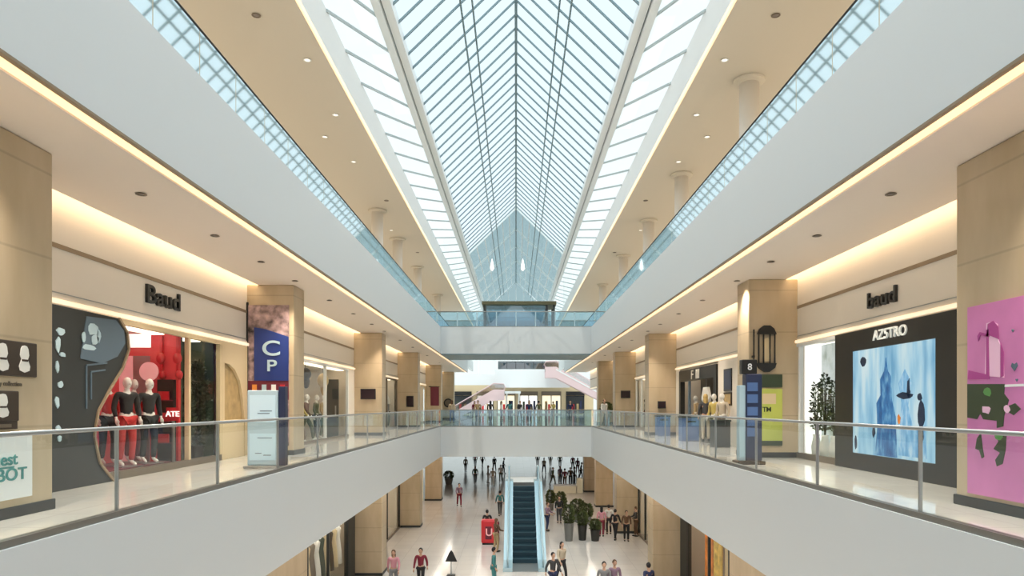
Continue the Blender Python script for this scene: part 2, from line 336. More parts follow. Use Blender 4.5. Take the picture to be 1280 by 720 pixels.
for s, nm, k in ((-1, 'left', 3), (1, 'right', 4)):
    bm = new(); v = [bm.verts.new(p) for p in ((s*4.82, VY0, ZS+1.18), (s*4.82, VY2, ZS+1.18), (s*3.8, VY2, BZ+.02), (s*3.8, VY0, BZ+.02))]; bm.faces.new(v)
    wk = st(obj('window_%d' % k, bm, M['frit']))
    bm = new(); y = VY0-4
    while y < VY2-5:
        bar(bm, (s*4.80, y, ZS+1.12), (s*3.85, y+4.2, BZ-.06), .05, .07); y += 1.95
    obj('glazing_bars', bm, M['lightbar'], wk)
    bm = new(); box(bm, (s*3.42, VY0, BZ-.12), (s*3.66, VY2, BZ+.22)); box(bm, (s*3.70, VY0, BZ-.22), (s*3.92, VY2, BZ+.14))
    st(obj('trim_10', bm, M['steel'], None))
    bm = new(); box(bm, (s*3.66, VY0, BZ-.05), (s*3.70, VY2, BZ+.0)); st(obj('trim_11', bm, M['rafter']))
# glazed gable closing the rooflight
bm = new(); v = [bm.verts.new(p) for p in ((-4.8, 80, CZ+6.6), (4.8, 80, CZ+6.6), (4.8, 80, ZS+1.1), (3.6, 80, BZ), (0, 80, RZ_), (-3.6, 80, BZ), (-4.8, 80, ZS+1.1))]; bm.faces.new(v)
w5 = st(obj('window_5', bm, M['glzend']))
bm = new()
for x in [-3.6+.9*i for i in range(9)]: bar(bm, (x, 79.9, CZ+6.6), (x, 79.9, RZ_-abs(x)*(RZ_-BZ)/BX), .10, .12)
for z in (CZ+8.5, CZ+11): bar(bm, (-3.6, 79.9, z), (3.6, 79.9, z), .08, .12)
bar(bm, (-4.8, 79.9, CZ+6.6), (4.8, 79.9, CZ+6.6), .2, .4)
obj('mullions', bm, M['steel'], w5)
# far court: side walls, roof edge and bright glazed end
for s, nm in ((-1, 'left'), (1, 'right')):
    st(boxo('wall_'+nm, (s*19, 65.2, ZL), (s*19.3, 110, 18), M['white']))
    st(boxo('wall_'+nm, (s*5.2, 74.6, CZ+6.6), (s*19, 75, 18), M['white']))
    st(boxo('wall_'+nm, (s*9.9, 65, ZL), (s*19, 65.2, ZS+.3), M['white']))
    st(boxo('wall_'+nm, (s*4.7, 65.2, ZUB+.6), (s*4.9, 75, ZU), M['white']))
bm = new(); box(bm, (-19, 110, ZL), (19, 110.05, 18)); w6 = st(obj('window_6', bm, M['frit']))
bm = new()
for x in range(-18, 19, 3): bar(bm, (x, 109.9, 0), (x, 109.9, 16), .12, .12)
for z in (0.1, 3.2, 6.2, 9.2, 12.2): bar(bm, (-19, 109.9, z), (19, 109.9, z), .12, .12)
obj('mullions', bm, M['steel'], w6)
# far bridge in the court with shop band under it
st(boxo('trim_12', (-2.8, 91, CZ+2.4), (7.2, 91.2, CZ+4.85), M['white']))
st(boxo('floor', (-2.8, 91.2, CZ+4.4), (7.2, 97, CZ+4.8), M['white']))
st(boxo('wall_back', (-9, 97, 0), (11, 97.2, CZ+2.9), M['cream']))
st(boxo('wall_back', (-9, 97, CZ+2.9), (11, 97.3, CZ+4.4), M['white']))

FARSHOPS = [(-7.6, 2.6, 'dark', 'dark fronted shop under the far bridge, leftmost'), (-4.4, 2.4, 'whitelit', 'bright white shopfront under the far bridge, left of centre'), (-1.4, 2.6, 'warmshop', 'warm lit shopfront under the middle of the far bridge'), (1.8, 2.6, 'whitelit', 'bright shopfront under the far bridge, right of centre'), (5.0, 2.8, 'warmshop', 'warm lit shopfront under the right end of far bridge'), (8.4, 2.6, 'dark', 'dark fronted shop under the far bridge, rightmost')]
for x, w_, m_, lab in FARSHOPS:
    t = thing('shopfront', lab, 'shopfront', None, (x, 96.98, 0)); h = w_/2
    boxo('display', (-h+.1, -.04, .2), (h-.1, 0, 2.7), M[m_], t); boxo('fascia_board', (-h, -.3, 2.75), (h, 0, 3.3), M['bronze' if m_ != 'dark' else 'black'], t)
    for q in (-h+.05, 0, h-.05): boxo('post', (q-.05, -.12, 0), (q+.05, -.04, 2.75), M['dark'], t)
    for q, c_ in ((-.7, 'dgreen'), (-.3, 'redk'), (.35, 'tan'), (.8, 'navy_')): boxo('display_figure', (q-.15, -.11, .2), (q+.15, -.045, 1.2+abs(q)), M[c_], t)
# ------------------------------------------------------------------ columns
def column(s, y0, y1, z0, z1, label, base=True, x0=XC, x1=XWL+.05):
    t = thing('stone_column', label, 'column', None, (s*(x0+x1)/2, (y0+y1)/2, z0))
    bx, by = (x1-x0)/2, (y1-y0)/2
    sh = boxo('shaft', (-bx, -by, 0.0), (bx, by, z1-z0), M['stone'], t, .03)
    if base: boxo('base_trim', (-bx-.025, -by-.025, 0), (bx+.02, by+.02, .13), M['dark'], t, .01)
    return t
colL = [(5.6, 8.6), (17.9, 18.8), (29.7, 30.6), (40.6, 41.5), (53.2, 54.1), (64, 64.9)]
colR = [(6.0, 9.05), (17.1, 18.0), (30.0, 30.9), (40.2, 41.1), (48.5, 49.4)]
descL = ['wide beige stone pillar at the left edge carrying product posters', 'beige stone pillar behind the pale blue totem with tall banner on it', 'beige stone pillar with black wall screen on left gallery',
         'beige stone pillar just before the glass bridge on left gallery', 'distant beige pillar past the dark hanging figure, left gallery', 'distant beige pillar with round black plaque, left gallery']
descR = ['wide beige stone pillar at the right edge carrying the magenta poster', 'beige stone pillar with lantern emblem and lime poster', 'beige stone pillar with blue bin at its foot, right gallery',
         'beige pillar with small dark screen before the bridge, right gallery', 'distant beige pillar beside the round shrub, right gallery']
for (y0, y1), d in zip(colL, descL): column(-1, y0, y1, 0, ZUB, d)
for (y0, y1), d in zip(colR, descR): column(1, y0, y1, 0, ZUB, d)
lowL = ['large beige pillar in lower hall nearest on the left', 'beige pillar in lower hall, second from left edge of the opening', 'beige pillar in lower hall beside the round potted plant']
lowR = ['large beige pillar in lower hall nearest on the right beside amber shop', 'beige pillar in lower hall behind the dark-clothed group', 'beige pillar in lower hall with dark base next to the shrubs', 'smallest beige pillar in lower hall, beside the cream counter']
for (y0, y1), d in zip([(29.7, 30.8), (41.5, 42.5), (53.2, 54.3)], lowL): column(-1, y0, y1, ZL, ZFB, d)
for (y0, y1), d in zip([(29.1, 30.2), (39.6, 40.6), (49.8, 50.8), (58.5, 59.5)], lowR): column(1, y0, y1, ZL, ZFB, d)
# round white columns on the top gallery
def rcol(s, x, y, d):
    t = thing('round_column', d, 'column', None, (s*x, y, ZU))
    bm = new(); lathe(bm, [(.26, 0), (.26, ZS-ZU)], n=24); obj('shaft', bm, M['wall'], t, smooth=True)
    bm = new(); lathe(bm, [(.27, ZS-ZU-.12), (.42, ZS-ZU-.08), (.42, ZS-ZU-.01)], n=24); obj('capital_ring', bm, M['soffit'], t)
for y, d in ((18.6, 'large round cream column behind the right upper railing'), (26.2, 'round cream column behind right upper railing, second from the front'), (32.7, 'round cream column behind right upper railing, third from the front'), (40.4, 'small far round column behind right upper railing'), (50, 'farthest round column on the right upper gallery')):
    rcol(1, 6.35, y, d)
for y, d in ((31, 'round cream column behind the left upper railing, nearest one seen'), (36.3, 'round cream column behind left upper railing, second seen'), (43.7, 'small round column behind left upper railing'), (54.7, 'farthest round column on the left upper gallery')):
    rcol(-1, 6.3, y, d)

# ------------------------------------------------------------------ railings
def railing(label, s, y0, y1, step, zf, x, gm, top, hm, post=True, hr=.024, inset=.0):
    t = thing('glass_railing', label, 'railing', None, (s*x, (y0+y1)/2, zf)); oy = (y0+y1)/2
    boxo('base_channel', (-.05, y0-oy, 0), (.05, y1-oy, .07), M['chan'], t)
    y = y0
    while y < y1-.05:
        e = min(y+step, y1)
        boxo('glass_panel', (-.008, y-oy+.012, .07), (.008, e-oy-.012, top-.03), gm, t)
        if post: boxo('post', (-.02, y-oy-.012, .02), (.02, y-oy+.012, top-.02), M['metal'], t)
        y = e
    bm = new(); tube(bm, [(0, y0-oy, top), (0, y1-oy, top)], hr, 12); obj('handrail', bm, hm, t, smooth=True)
    return t
railing('long glass railing with steel handrail along the left gallery edge', -1, -.1, YB+.1, 2.7, 0, XF+.08, M['railg'], 1.035, M['metal'])
railing('long glass railing with steel handrail along the right gallery edge', 1, -.2, YB+.1, 2.7, 0, XF+.08, M['railg'], 1.035, M['metal'])
railing('blue reflecting glass balustrade along the left upper balcony', -1, YN+.2, 64.8, 1.35, ZU, XR, M['railup'], .96, M['dark'], False, .02)
railing('blue reflecting glass balustrade along the right upper balcony', 1, YN+.2, 64.8, 1.35, ZU, XR, M['railup'], .96, M['dark'], False, .02)
def xrail(label, x0, x1, y, zf, step, gm, top, hm, pm):
    t = thing('glass_railing', label, 'railing', None, ((x0+x1)/2, y, zf)); h = (x1-x0)/2
    boxo('base_channel', (-h, -.04, 0), (h, .04, .06), M['chan'], t)
    n = max(1, round((x1-x0)/step))
    for i in range(n):
        a, b = -h+2*h*i/n, -h+2*h*(i+1)/n
        boxo('glass_panel', (a+.012, -.008, .06), (b-.012, .008, top-.03), gm, t)
        boxo('post', (a-.03 if i else a, -.03, .0), (a+.03, .03, top-.02), pm, t)
    bm = new(); tube(bm, [(-h, 0, top), (h, 0, top)], .03, 12); obj('handrail', bm, hm, t, smooth=True)
    return t
xrail('glass railing with pale posts across the end of the gallery opening', -XF-.02, XF+.02, YB+.08, 0, 1.16, M['bluegl'], 1.035, M['metal'], M['metal'])
xrail('blue glass railing across the front of the upper bridge', -XF-.2, XF+.2, YB+.2, ZU, 1.15, M['bluegl'], .96, M['metal'], M['escside'])
xrail('glass railing along the far side of the upper bridge', -XF-.2, XF+.2, 46.4, ZU, 1.15, M['bluegl'], .96, M['metal'], M['escside'])
xrail('dark glass railing on the far court bridge', -2.4, 7.1, 91.4, CZ+4.8, 1.2, M['darkgl'], 1.1, M['dark'], M['dark'])
# canopy frame on the bridge
t = thing('canopy_frame', 'flat olive-topped canopy on dark posts standing on the upper bridge', 'canopy', None, (.2, 44.2, ZU))
boxo('canopy_roof', (-2.35, -1.2, 1.55), (2.35, 1.2, 1.78), M['olive'], t, .03)
for x in (-2.2, 1.75, 2.2):
    for y in (-1.05, 1.05): boxo('post', (x-.06, y-.06, 0), (x+.06, y+.06, 1.56), M['dark'], t)
boxo('glass_panel', (-2.1, -1.03, .1), (1.65, -1.01, 1.5), M['bluegl'], t)
boxo('glass_panel', (-2.1, 1.01, .1), (1.65, 1.03, 1.5), M['bluegl'], t)

# ------------------------------------------------------------------ ceiling downlights
def downlight(x, y, z, label, lit, r=.075, grp=None, spot=0):
    t = thing('downlight', label, 'light', grp, (x, y, z))
    bm = new(); lathe(bm, [(r, .0), (r+.03, -.012), (r+.03, -.02), (r, -.022), (r*.9, -.004)], n=20); obj('trim_ring', bm, M['bronze' if not lit else 'white'], t)
    bm = new(); lathe(bm, [(r*.9, -.012), (r*.9, -.008)], n=20); obj('lens', bm, M['lens' if lit else 'lensoff'], t)
    if spot:
        l = bpy.data.lights.new('gallery_fill_spot', 'SPOT'); l.energy = spot; l.color = (1, .86, .70); l.spot_size = 1.75; l.spot_blend = 1; l.shadow_soft_size = .08  # spot added to brighten the gallery; the lens above stays dark
        lo = bpy.data.objects.new('lamp', l); C.objects.link(lo); lo.parent = t; lo.location = (0, 0, -.05)
for s, nm in ((-1, 'left'), (1, 'right')):
    for i, y in enumerate((3.5, 7.0, 10.2, 12.7, 15.0, 17.3, 20.5, 23.5, 26.5, 29.0, 33, 37, 43, 50)):
        downlight(s*5.6, y, ZUB, 'small recessed downlight in the %s gallery ceiling row' % nm, False, .05, 'downlights in the %s gallery ceiling' % nm, 520)
    for i, (x, y) in enumerate(((5.35, 17.5), (5.9, 15.5), (5.5, 20.8), (6.3, 22.5), (5.9, 24.8), (5.6, 29.5), (6.3, 34.5), (5.7, 39.5))):
        lit_ = i % 2 == 0 or i == 3
        downlight(s*x, y, ZS, ('glowing white downlight in the %s top ceiling' if lit_ else 'dark unlit downlight in the %s top ceiling') % nm, lit_, .07, ('glowing downlights in the %s top ceiling' if lit_ else 'dark downlights in the %s top ceiling') % nm)

# ------------------------------------------------------------------ figures
def skin_mesh(verts, edges, rads, sub=2):
    me = bpy.data.meshes.new('tmp'); me.from_pydata(verts, edges, []); o = bpy.data.objects.new('tmp', me); C.objects.link(o)
    sk = o.modifiers.new('s', 'SKIN'); sk.use_smooth_shade = True; sb = o.modifiers.new('b', 'SUBSURF'); sb.levels = sub-1; sb.render_levels = sub-1
    for i, r in enumerate(rads):
        r = r if isinstance(r, tuple) else (r, r); me.skin_vertices[0].data[i].radius = r
    me.skin_vertices[0].data[0].use_root = True
    dg = bpy.context.evaluated_depsgraph_get(); out = bpy.data.meshes.new_from_object(o.evaluated_get(dg)); bpy.data.objects.remove(o); return out
def chain(parts):
    """parts: list of (name, parentname, co, r)"""
    idx = {}; V, E, R = [], [], []
    for n, p, co, r in parts:
        idx[n] = len(V); V.append(co); R.append(r)
        if p: E.append((idx[p], idx[n]))
    return V, E, R
def pose_joints(st_=.22, arm=.16, sit=False, bend=0, reach=0):
    J = {}
    hz = .93 if not sit else .50
    J['pel'] = (0, 0, hz); J['waist'] = (0, .0, hz+.14); J['chest'] = (0, -.01-bend*.08, hz+.36); J['neck'] = (0, -.01-bend*.13, hz+.52); J['head'] = (0, -.03-bend*.16, hz+.66)
    for s, n in ((-1, 'l'), (1, 'r')):
        f = st_*s
        J['hip'+n] = (.09*s, 0, hz-.04)
        if sit: J['kn'+n] = (.10*s, -.42, hz-.02); J['an'+n] = (.10*s, -.44, .09); J['toe'+n] = (.11*s, -.60, .03)
        else: J['kn'+n] = (.095*s, -f*.55-.03, .50); J['an'+n] = (.09*s, -f*1.0+.03, .09 if f >= 0 else .11); J['toe'+n] = (.10*s, -f*1.0-.12, .03)
        J['sh'+n] = (.18*s, J['chest'][1], hz+.46); g = -arm*s
        J['el'+n] = (.235*s, J['chest'][1]-g*.5+.03-reach*.10, hz+.19+reach*.02); J['wr'+n] = (.24*s, J['chest'][1]-g*1.1-.06-reach*.26, hz-.03+reach*.16)
    return J
def build_pose(J):
    P = [('pel', None, J['pel'], (.115, .09)), ('waist', 'pel', J['waist'], (.10, .08)), ('chest', 'waist', J['chest'], (.125, .09)), ('neck', 'chest', J['neck'], .052), ('nk2', 'neck', tuple(a*.5+b*.5 for a, b in zip(J['neck'], J['head'])), .05)]
    for n in 'lr':
        P += [('hip'+n, 'pel', J['hip'+n], .085), ('kn'+n, 'hip'+n, J['kn'+n], .055), ('an'+n, 'kn'+n, J['an'+n], .036), ('toe'+n, 'an'+n, J['toe'+n], .032),
              ('sh'+n, 'chest', J['sh'+n], .05), ('el'+n, 'sh'+n, J['el'+n], .038), ('wr'+n, 'el'+n, J['wr'+n], .025)]
    body = skin_mesh(*chain(P))
    bm = new(); bm.from_mesh(body)
    h = Vector(J['head']); ell(bm, h, (.074, .093, .112), 16, 12)
    ell(bm, h+Vector((0, -.097, -.015)), (.012, .016, .022), 8, 6)                       # nose
    for s in (-1, 1): ell(bm, h+Vector((s*.076, .0, -.01)), (.01, .02, .028), 8, 6)       # ears
    ell(bm, h+Vector((0, -.078, -.06)), (.022, .012, .008), 8, 6)                        # mouth
    for s, n in ((-1, 'l'), (1, 'r')):
        wv = Vector(J['wr'+n]); d = (wv-Vector(J['el'+n])).normalized(); side = Vector((0, 1, 0)); side = (side-d*side.dot(d)).normalized()
        tube(bm, [wv-d*.01, wv+d*.04, wv+d*.085], [.024, .034, .03], 8)                    # palm
        for k in range(4):
            b = wv+d*.075+side*(-.027+.018*k); L = (.062, .074, .070, .055)[k]; ins = Vector((-s, 0, 0))
            tube(bm, [b, b+d*L*.5+ins*.004, b+d*L*.95+ins*.02], [.0085, .008, .0065], 6)
        b = wv+d*.02-side*.03; tube(bm, [b, b+d*.03-side*.022, b+d*.06-side*.026+Vector((-s*.01, 0, 0))], [.011, .009, .007], 6)
    for f in bm.faces: f.smooth = True
    bmesh.ops.recalc_face_normals(bm, faces=bm.faces[:]); bm.to_mesh(body); bm.free()
    T = [('pel', None, J['pel'], (.135, .105)), ('waist', 'pel', J['waist'], (.12, .095)), ('chest', 'waist', J['chest'], (.145, .11)), ('neck', 'chest', tuple(a*.75+b*.25 for a, b in zip(J['neck'], J['chest'])), .07)]
    for n in 'lr':
        m = tuple(a*.85+b*.15 for a, b in zip(J['wr'+n], J['el'+n]))
        T += [('sh'+n, 'chest', J['sh'+n], .066), ('el'+n, 'sh'+n, J['el'+n], .052), ('wr'+n, 'el'+n, m, .038)]
    top = skin_mesh(*chain(T))
    L = [('pel', None, (J['pel'][0], J['pel'][1], J['pel'][2]+.02), (.13, .10))]
    for n in 'lr':
        m = tuple(a*.97+b*.03 for a, b in zip(J['an'+n], J['kn'+n]))
        L += [('hip'+n, 'pel', J['hip'+n], .10), ('kn'+n, 'hip'+n, J['kn'+n], .07), ('an'+n, 'kn'+n, m, .055)]
    legs = skin_mesh(*chain(L))
    bm = new()
    for n in 'lr':
        a, tt = Vector(J['an'+n]), Vector(J['toe'+n]); ell(bm, (a*.45+tt*.55)-Vector((0, -.01, .0)), (.045, .13, .042), 10, 6)
        ell(bm, a+Vector((0, .01, -.03)), (.042, .05, .05), 10, 6)
    shoes = bpy.data.meshes.new('shoes'); bm.to_mesh(shoes); bm.free()
    hairs = []
    for long in (0, 1):
        bm = new(); ell(bm, h+Vector((0, .018, .022)), (.085, .096, .108), 14, 10)
        for v in bm.verts:
            r = v.co-h
            if r.y < -.055 and r.z < .05: v.co.y = h.y-.05; v.co.z = max(v.co.z, h.z-.02) if abs(r.x) < .05 else v.co.z
        if long: ell(bm, h+Vector((0, .055, -.10)), (.085, .05, .16), 12, 8)
        for f in bm.faces: f.smooth = True
        me = bpy.data.meshes.new('hair'); bm.to_mesh(me); bm.free(); hairs.append(me)
    return dict(body=body, top=top, legs=legs, shoes=shoes, hair=hairs)
POSES = [build_pose(pose_joints(.26, .20)), build_pose(pose_joints(-.24, -.18)), build_pose(pose_joints(.04, .02)), build_pose(pose_joints(-.05, .03, reach=1)), build_pose(pose_joints(.16, .1, bend=.5))]
cmat = {}
def cm(c):
    if c not in cmat: cmat[c] = mat('fabric', c, .8)
    return cmat[c]
def place_mesh(name, me, m, parent):
    o = bpy.data.objects.new(name, me); C.objects.link(o); o.parent = parent
    if not me.materials: me.materials.append(m)
    o.material_slots[0].link = 'OBJECT'; o.material_slots[0].material = m
    return o
COL = dict(black=(.015, .015, .018), charcoal=(.05, .05, .055), grey=(.22, .22, .23), white=(.75, .75, .73), maroon=(.22, .02, .04), red=(.55, .03, .03), navy=(.02, .03, .09), blue=(.08, .16, .38),
           tan=(.45, .33, .18), brown=(.13, .07, .04), olive=(.10, .11, .05), green=(.05, .10, .05), mauve=(.28, .18, .25), pink=(.65, .30, .36), teal=(.05, .20, .21), denim=(.10, .14, .22), yellow=(.55, .42, .12), blond=(.55, .38, .14), beige=(.55, .47, .36))
def person(u, v, z, topc, legc, hairc, label, pose=0, rz=0, long=0, X=None, Y=None, group=None, h=1.0):
    if Y is None: p = (v-VV)/(CZ-z); Y = F/p; X = (u-VU)/p
    t = thing('person', label, 'person', group, (X, Y, z), math.radians(rz)); P = POSES[pose]; t.scale = (h, h, h)
    place_mesh('body', P['body'], M['skin'], t); place_mesh('top', P['top'], cm(COL[topc]), t); place_mesh('trousers', P['legs'], cm(COL[legc]), t)
    place_mesh('shoes', P['shoes'], M['rubber'], t); place_mesh('hair', P['hair'][long], cm(COL[hairc]), t)
    return t
def mannequin(x, y, z, rz, bodym, topm, legm, label, pose=2, group=None):
    t = thing('mannequin', label, 'mannequin', group, (x, y, z), math.radians(rz)); P = POSES[pose]
    place_mesh('figure', P['body'], bodym, t); place_mesh('top', P['top'], topm, t)
    if legm: place_mesh('trousers', P['legs'], legm, t)
    boxo('stand', (-.2, -.2, 0), (.2, .2, .012), M['metal'], t)
    return t
#PART2
# ------------------------------------------------------------------ shops
def shopbox(s, y0, y1, z0, h, back, nm, depth=2.2, lamp=True, xw=XWL, sides='wall'):
    """side cheeks, back wall, lit lamp of one shop"""
    xb = xw+depth
    for y in (y0, y1-.06): st(boxo('wall_'+nm, (s*(xw+.16), y, z0), (s*xb, y+.06, z0+h), M[sides]))
    st(boxo('wall_'+nm, (s*(xb-.06), y0, z0), (s*xb, y1, z0+h), M[back]))
    if lamp:
        tag(boxo('ceiling_lamp', (s*(xw+.35), y0+.3, z0+h-.05), (s*(xw+.65), y1-.3, z0+h-.005), M['shoplamp']), LAMPL[len(LAMPD)], 'light'); LAMPD.append(1)
LAMPD = []
LAMPL = ['ceiling lamp inside the red window display', 'ceiling lamp inside the dark green window display', 'ceiling lamp inside the tan arch display', 'ceiling lamp of shop behind left banner pillar', 'ceiling lamp of shop with hanging white dress figure', 'ceiling lamp of far left gallery shop',
         'ceiling lamp of white branch window on right', 'ceiling lamp of black-framed shop further along right', 'ceiling lamp of right gallery shop with two dark figures', 'ceiling lamp of far right gallery shop',
         'ceiling lamp of lower hall shop on the left', 'ceiling lamp of lower hall shop between left pillars', 'ceiling lamp of lower hall amber shop on the right', 'ceiling lamp of lower hall shop between right pillars', 'ceiling lamp of lower hall shop past second left pillar', 'ceiling lamp of lower hall shop past second right pillar']
def storefront(s, y0, y1, z0, h, label, frame, posts, sill=.12, x=XWL):
    t = thing('shop_window', label, 'shop window', None, (s*x, (y0+y1)/2, z0)); oy = (y0+y1)/2
    boxo('sill', (-.05, y0-oy, 0), (.05, y1-oy, sill), M['bronze'], t); boxo('head_rail', (-.05, y0-oy, h-.08), (.05, y1-oy, h), frame, t)
    for y in posts: boxo('post', (-.05, y-oy-.04, sill), (.05, y-oy+.04, h-.08), frame, t)
    ys = sorted(set([y0]+list(posts)+[y1]))
    for a, b in zip(ys, ys[1:]): boxo('glass_pane', (-.006, a-oy+.04, sill), (.006, b-oy-.04, h-.08), M['shopg'], t)
    return t
H = 2.84
def wp(s, u, v, X=XWL): return (YW(u, X), ZW(u, v, X))
# --- left gallery, first bay: dark wavy portal, red window, green window, tan arch
t = thing('shop_portal', 'dark graphite shop portal with a wavy right edge and pale motifs, left gallery', 'shop portal', None, (-XWL, 10.5, 0))
prof = [(8.64, 0.0), (11.75, 0.0), (11.35, .35), (11.2, .8), (11.3, 1.2), (11.65, 1.6), (12.0, 1.95), (12.2, 2.3), (12.15, 2.6), (11.9, H-.02), (8.64, H-.02)]
bm = new(); prism(bm, [(y-10.5, z) for y, z in prof], 'x', .058, .12); obj('wavy_panel', bm, M['dark'], t)
bm = new()
edge = [(11.75, 0.0), (11.35, .35), (11.2, .8), (11.3, 1.2), (11.65, 1.6), (12.0, 1.95), (12.2, 2.3), (12.15, 2.6), (11.9, H-.02)]
for a, b in zip(edge, edge[1:]): bar(bm, (.13, a[0]-10.5, a[1]), (.13, b[0]-10.5, b[1]), .04)
obj('copper_edge', bm, M['lip'], t)
scr = [(10.85, 2.05), (11.4, 2.0), (11.85, 2.15), (12.08, 2.4), (12.05, 2.62), (11.8, 2.78), (11.0, 2.74)]
bm = new(); prism(bm, [(y-10.5, z) for y, z in scr], 'x', .12, .135); obj('blue_grey_patch', bm, M['slateblue'], t)
def blobs(name, pts, m, parent, oy, x0, x1, rnd=.0, s=1):
    for y, z, a, b in pts:
        bm = new(); n = 9; pp = [(y-oy+a*math.cos(2*math.pi*k/n)*(1+random.uniform(-.25, .25)), z+b*math.sin(2*math.pi*k/n)*(1+random.uniform(-.25, .25))) for k in range(n)]
        prism(bm, pp, 'x', x0, x1); obj(name, bm, m, parent)
blobs('pale_motif', [(11.15, 2.55, .16, .10), (11.2, 2.38, .10, .10), (11.05, 2.24, .17, .05), (10.92, 2.40, .05, .08), (11.3, 2.45, .06, .1)], M['paleblue'], t, 10.5, .13, .145)
blobs('pale_letter_mark', [(10.38, 2.42, .09, .06), (10.32, 2.22, .05, .12), (10.42, 2.08, .07, .04), (10.3, 1.9, .04, .09), (10.38, 1.62, .06, .05), (10.3, 1.35, .05, .08), (10.32, .95, .06, .05), (10.35, .8, .05, .04)], M['paleblue'], t, 10.5, .12, .135)
bm = new()
for a, b in (((11.0, 1.95), (11.0, 1.25)), ((11.0, 1.95), (11.55, 2.02)), ((11.12, 1.85), (11.12, 1.4)), ((11.12, 1.85), (11.5, 1.9))): bar(bm, (.125, a[0]-10.5, a[1]), (.125, b[0]-10.5, b[1]), .025)
obj('incised_outline', bm, M['slateblue'], t)
shopbox(-1, 11.2, 14.66, 0, H, 'redlit', 'left', 1.4, sides='redlit'); shopbox(-1, 14.7, 16.3, 0, H, 'dgreen', 'left', .9, sides='dgreen'); LAMPD.append(1)
storefront(-1, 11.3, 16.25, 0, H-.01, 'glazed shopfront between wavy dark portal and tan arch, left gallery', M['cream'], (14.66, 16.2), .14)
def XU(u, Y): return (u-VU)*Y/F
# red display, arranged towards the viewer
t = thing('hanging_board', 'white hanging board at the top of red shop window', 'board', None, (-7.85, 14.1, 2.64)); boxo('board', (-.42, -.02, -.14), (.30, .02, .14), M['whitelit'], t)
for x in (-.3, .2): boxo('hanger', (x-.01, -.01, .14), (x+.01, .01, .195), M['metal'], t)
t = thing('backdrop_screen', 'pink and grey tall backdrop in the red shop window', 'panel', None, (-7.97, 14.45, 0))
boxo('pink_sheet', (-.5, -.02, 0), (-.12, .02, 2.35), M['pinkw'], t); boxo('grey_sheet', (-.12, -.03, 0), (.22, .01, 2.35), M['metal'], t)
bm = new(); tube(bm, [(.22, -.05, 2.02), (.22, -.02, 2.02)], .20, 28); obj('round_disc', bm, M['pinkw'], t)
for (x, y, tm, lm, lab) in ((-7.42, 13.0, 'black', 'red', 'mannequin in black top and red trousers nearest the wavy portal'), (-7.95, 13.3, 'red', 'black', 'mannequin in red top at the back of the red window'), (-7.4, 13.75, 'black', 'black', 'mannequin dressed all in black in the red window'), (-7.85, 14.0, 'red', 'maroon', 'mannequin in red top and maroon trousers at the far end of red window')):
    mannequin(x, y, .14, 60, M['mann'], cm(COL[tm]), cm(COL[lm]), lab, 2)
t = thing('display_plinth', 'low dark plinth under the mannequins of the red window', 'plinth', None, (-7.7, 13.0, 0)); boxo('top_board', (-.5, -1.6, .08), (.5, 1.25, .14), M['maroon'], t); boxo('base', (-.45, -1.55, 0), (.45, 1.2, .08), M['black'], t)
t = thing('display_cabinet', 'black cabinet with red shelf goods behind the red sign', 'cabinet', None, (-7.42, 14.52, 0)); boxo('body', (-.16, -.1, 0), (.18, .1, 1.85), M['black'], t)
for z in (.5, .95, 1.4): boxo('shelf', (-.16, -.16, z), (.18, -.1, z+.02), M['maroon'], t); boxo('shelf_goods', (-.12, -.15, z+.02), (.1, -.1, z+.2), M['red'], t)
t = thing('display_sign', 'small red sign with white letters low in the red window', 'sign', None, (-7.2, 14.34, 0)); boxo('board', (-.14, -.02, .98), (.13, .02, 1.26), M['red'], t); boxo('foot', (-.02, -.02, 0), (.02, .02, .98), M['metal'], t)
text('letters', 'ATE', .16, M['whitelit'], t, (0, -.03, 1.12), 'F')
for x, y, lab in ((-7.18, 14.52, 'red ribbon column beside the window post'), (-8.3, 13.2, 'red ribbon column at the back of red window'), (-7.55, 14.56, 'red ribbon column behind the white hanging board')):
    t = thing('ribbon_column', lab, 'decoration', None, (x, y, 0)); bm = new(); bar(bm, (0, 0, .0), (0, 0, 2.78), .05, .10); obj('ribbon', bm, M['red'], t)
    bm = new(); ell(bm, (0, -.05, 2.3), (.10, .06, .12)); ell(bm, (.04, -.05, 1.95), (.08, .06, .1)); obj('bow', bm, M['red'], t, smooth=True)
def rack(x, y, z, rz, w_, cols, label, top=1.5):
    t = thing('clothes_rack', label, 'clothes rack', None, (x, y, z), math.radians(rz)); bm = new()
    for q in (-w_/2, w_/2): bar(bm, (q, 0, 0), (q, 0, top), .03); bar(bm, (q, -.2, .02), (q, .2, .02), .03)
    bar(bm, (-w_/2, 0, top), (w_/2, 0, top), .03); obj('frame', bm, M['metal'], t)
    n = len(cols)
    for i, c_ in enumerate(cols):
        x_ = -w_/2+w_*(i+.5)/n; bm = new(); prism(bm, [(-.18, top-.9), (.18, top-.9), (.2, top-.12), (.02, top-.03), (-.02, top-.03), (-.2, top-.12)], 'x', x_-.022, x_+.022); obj('hung_garment', bm, cm(COL[c_]), t)
rack(-8.05, 12.5, .0, 90, 1.0, ('red', 'black', 'red', 'maroon', 'red', 'pink', 'black', 'red'), 'clothes rack of red and black garments in the red window') if 0 else None
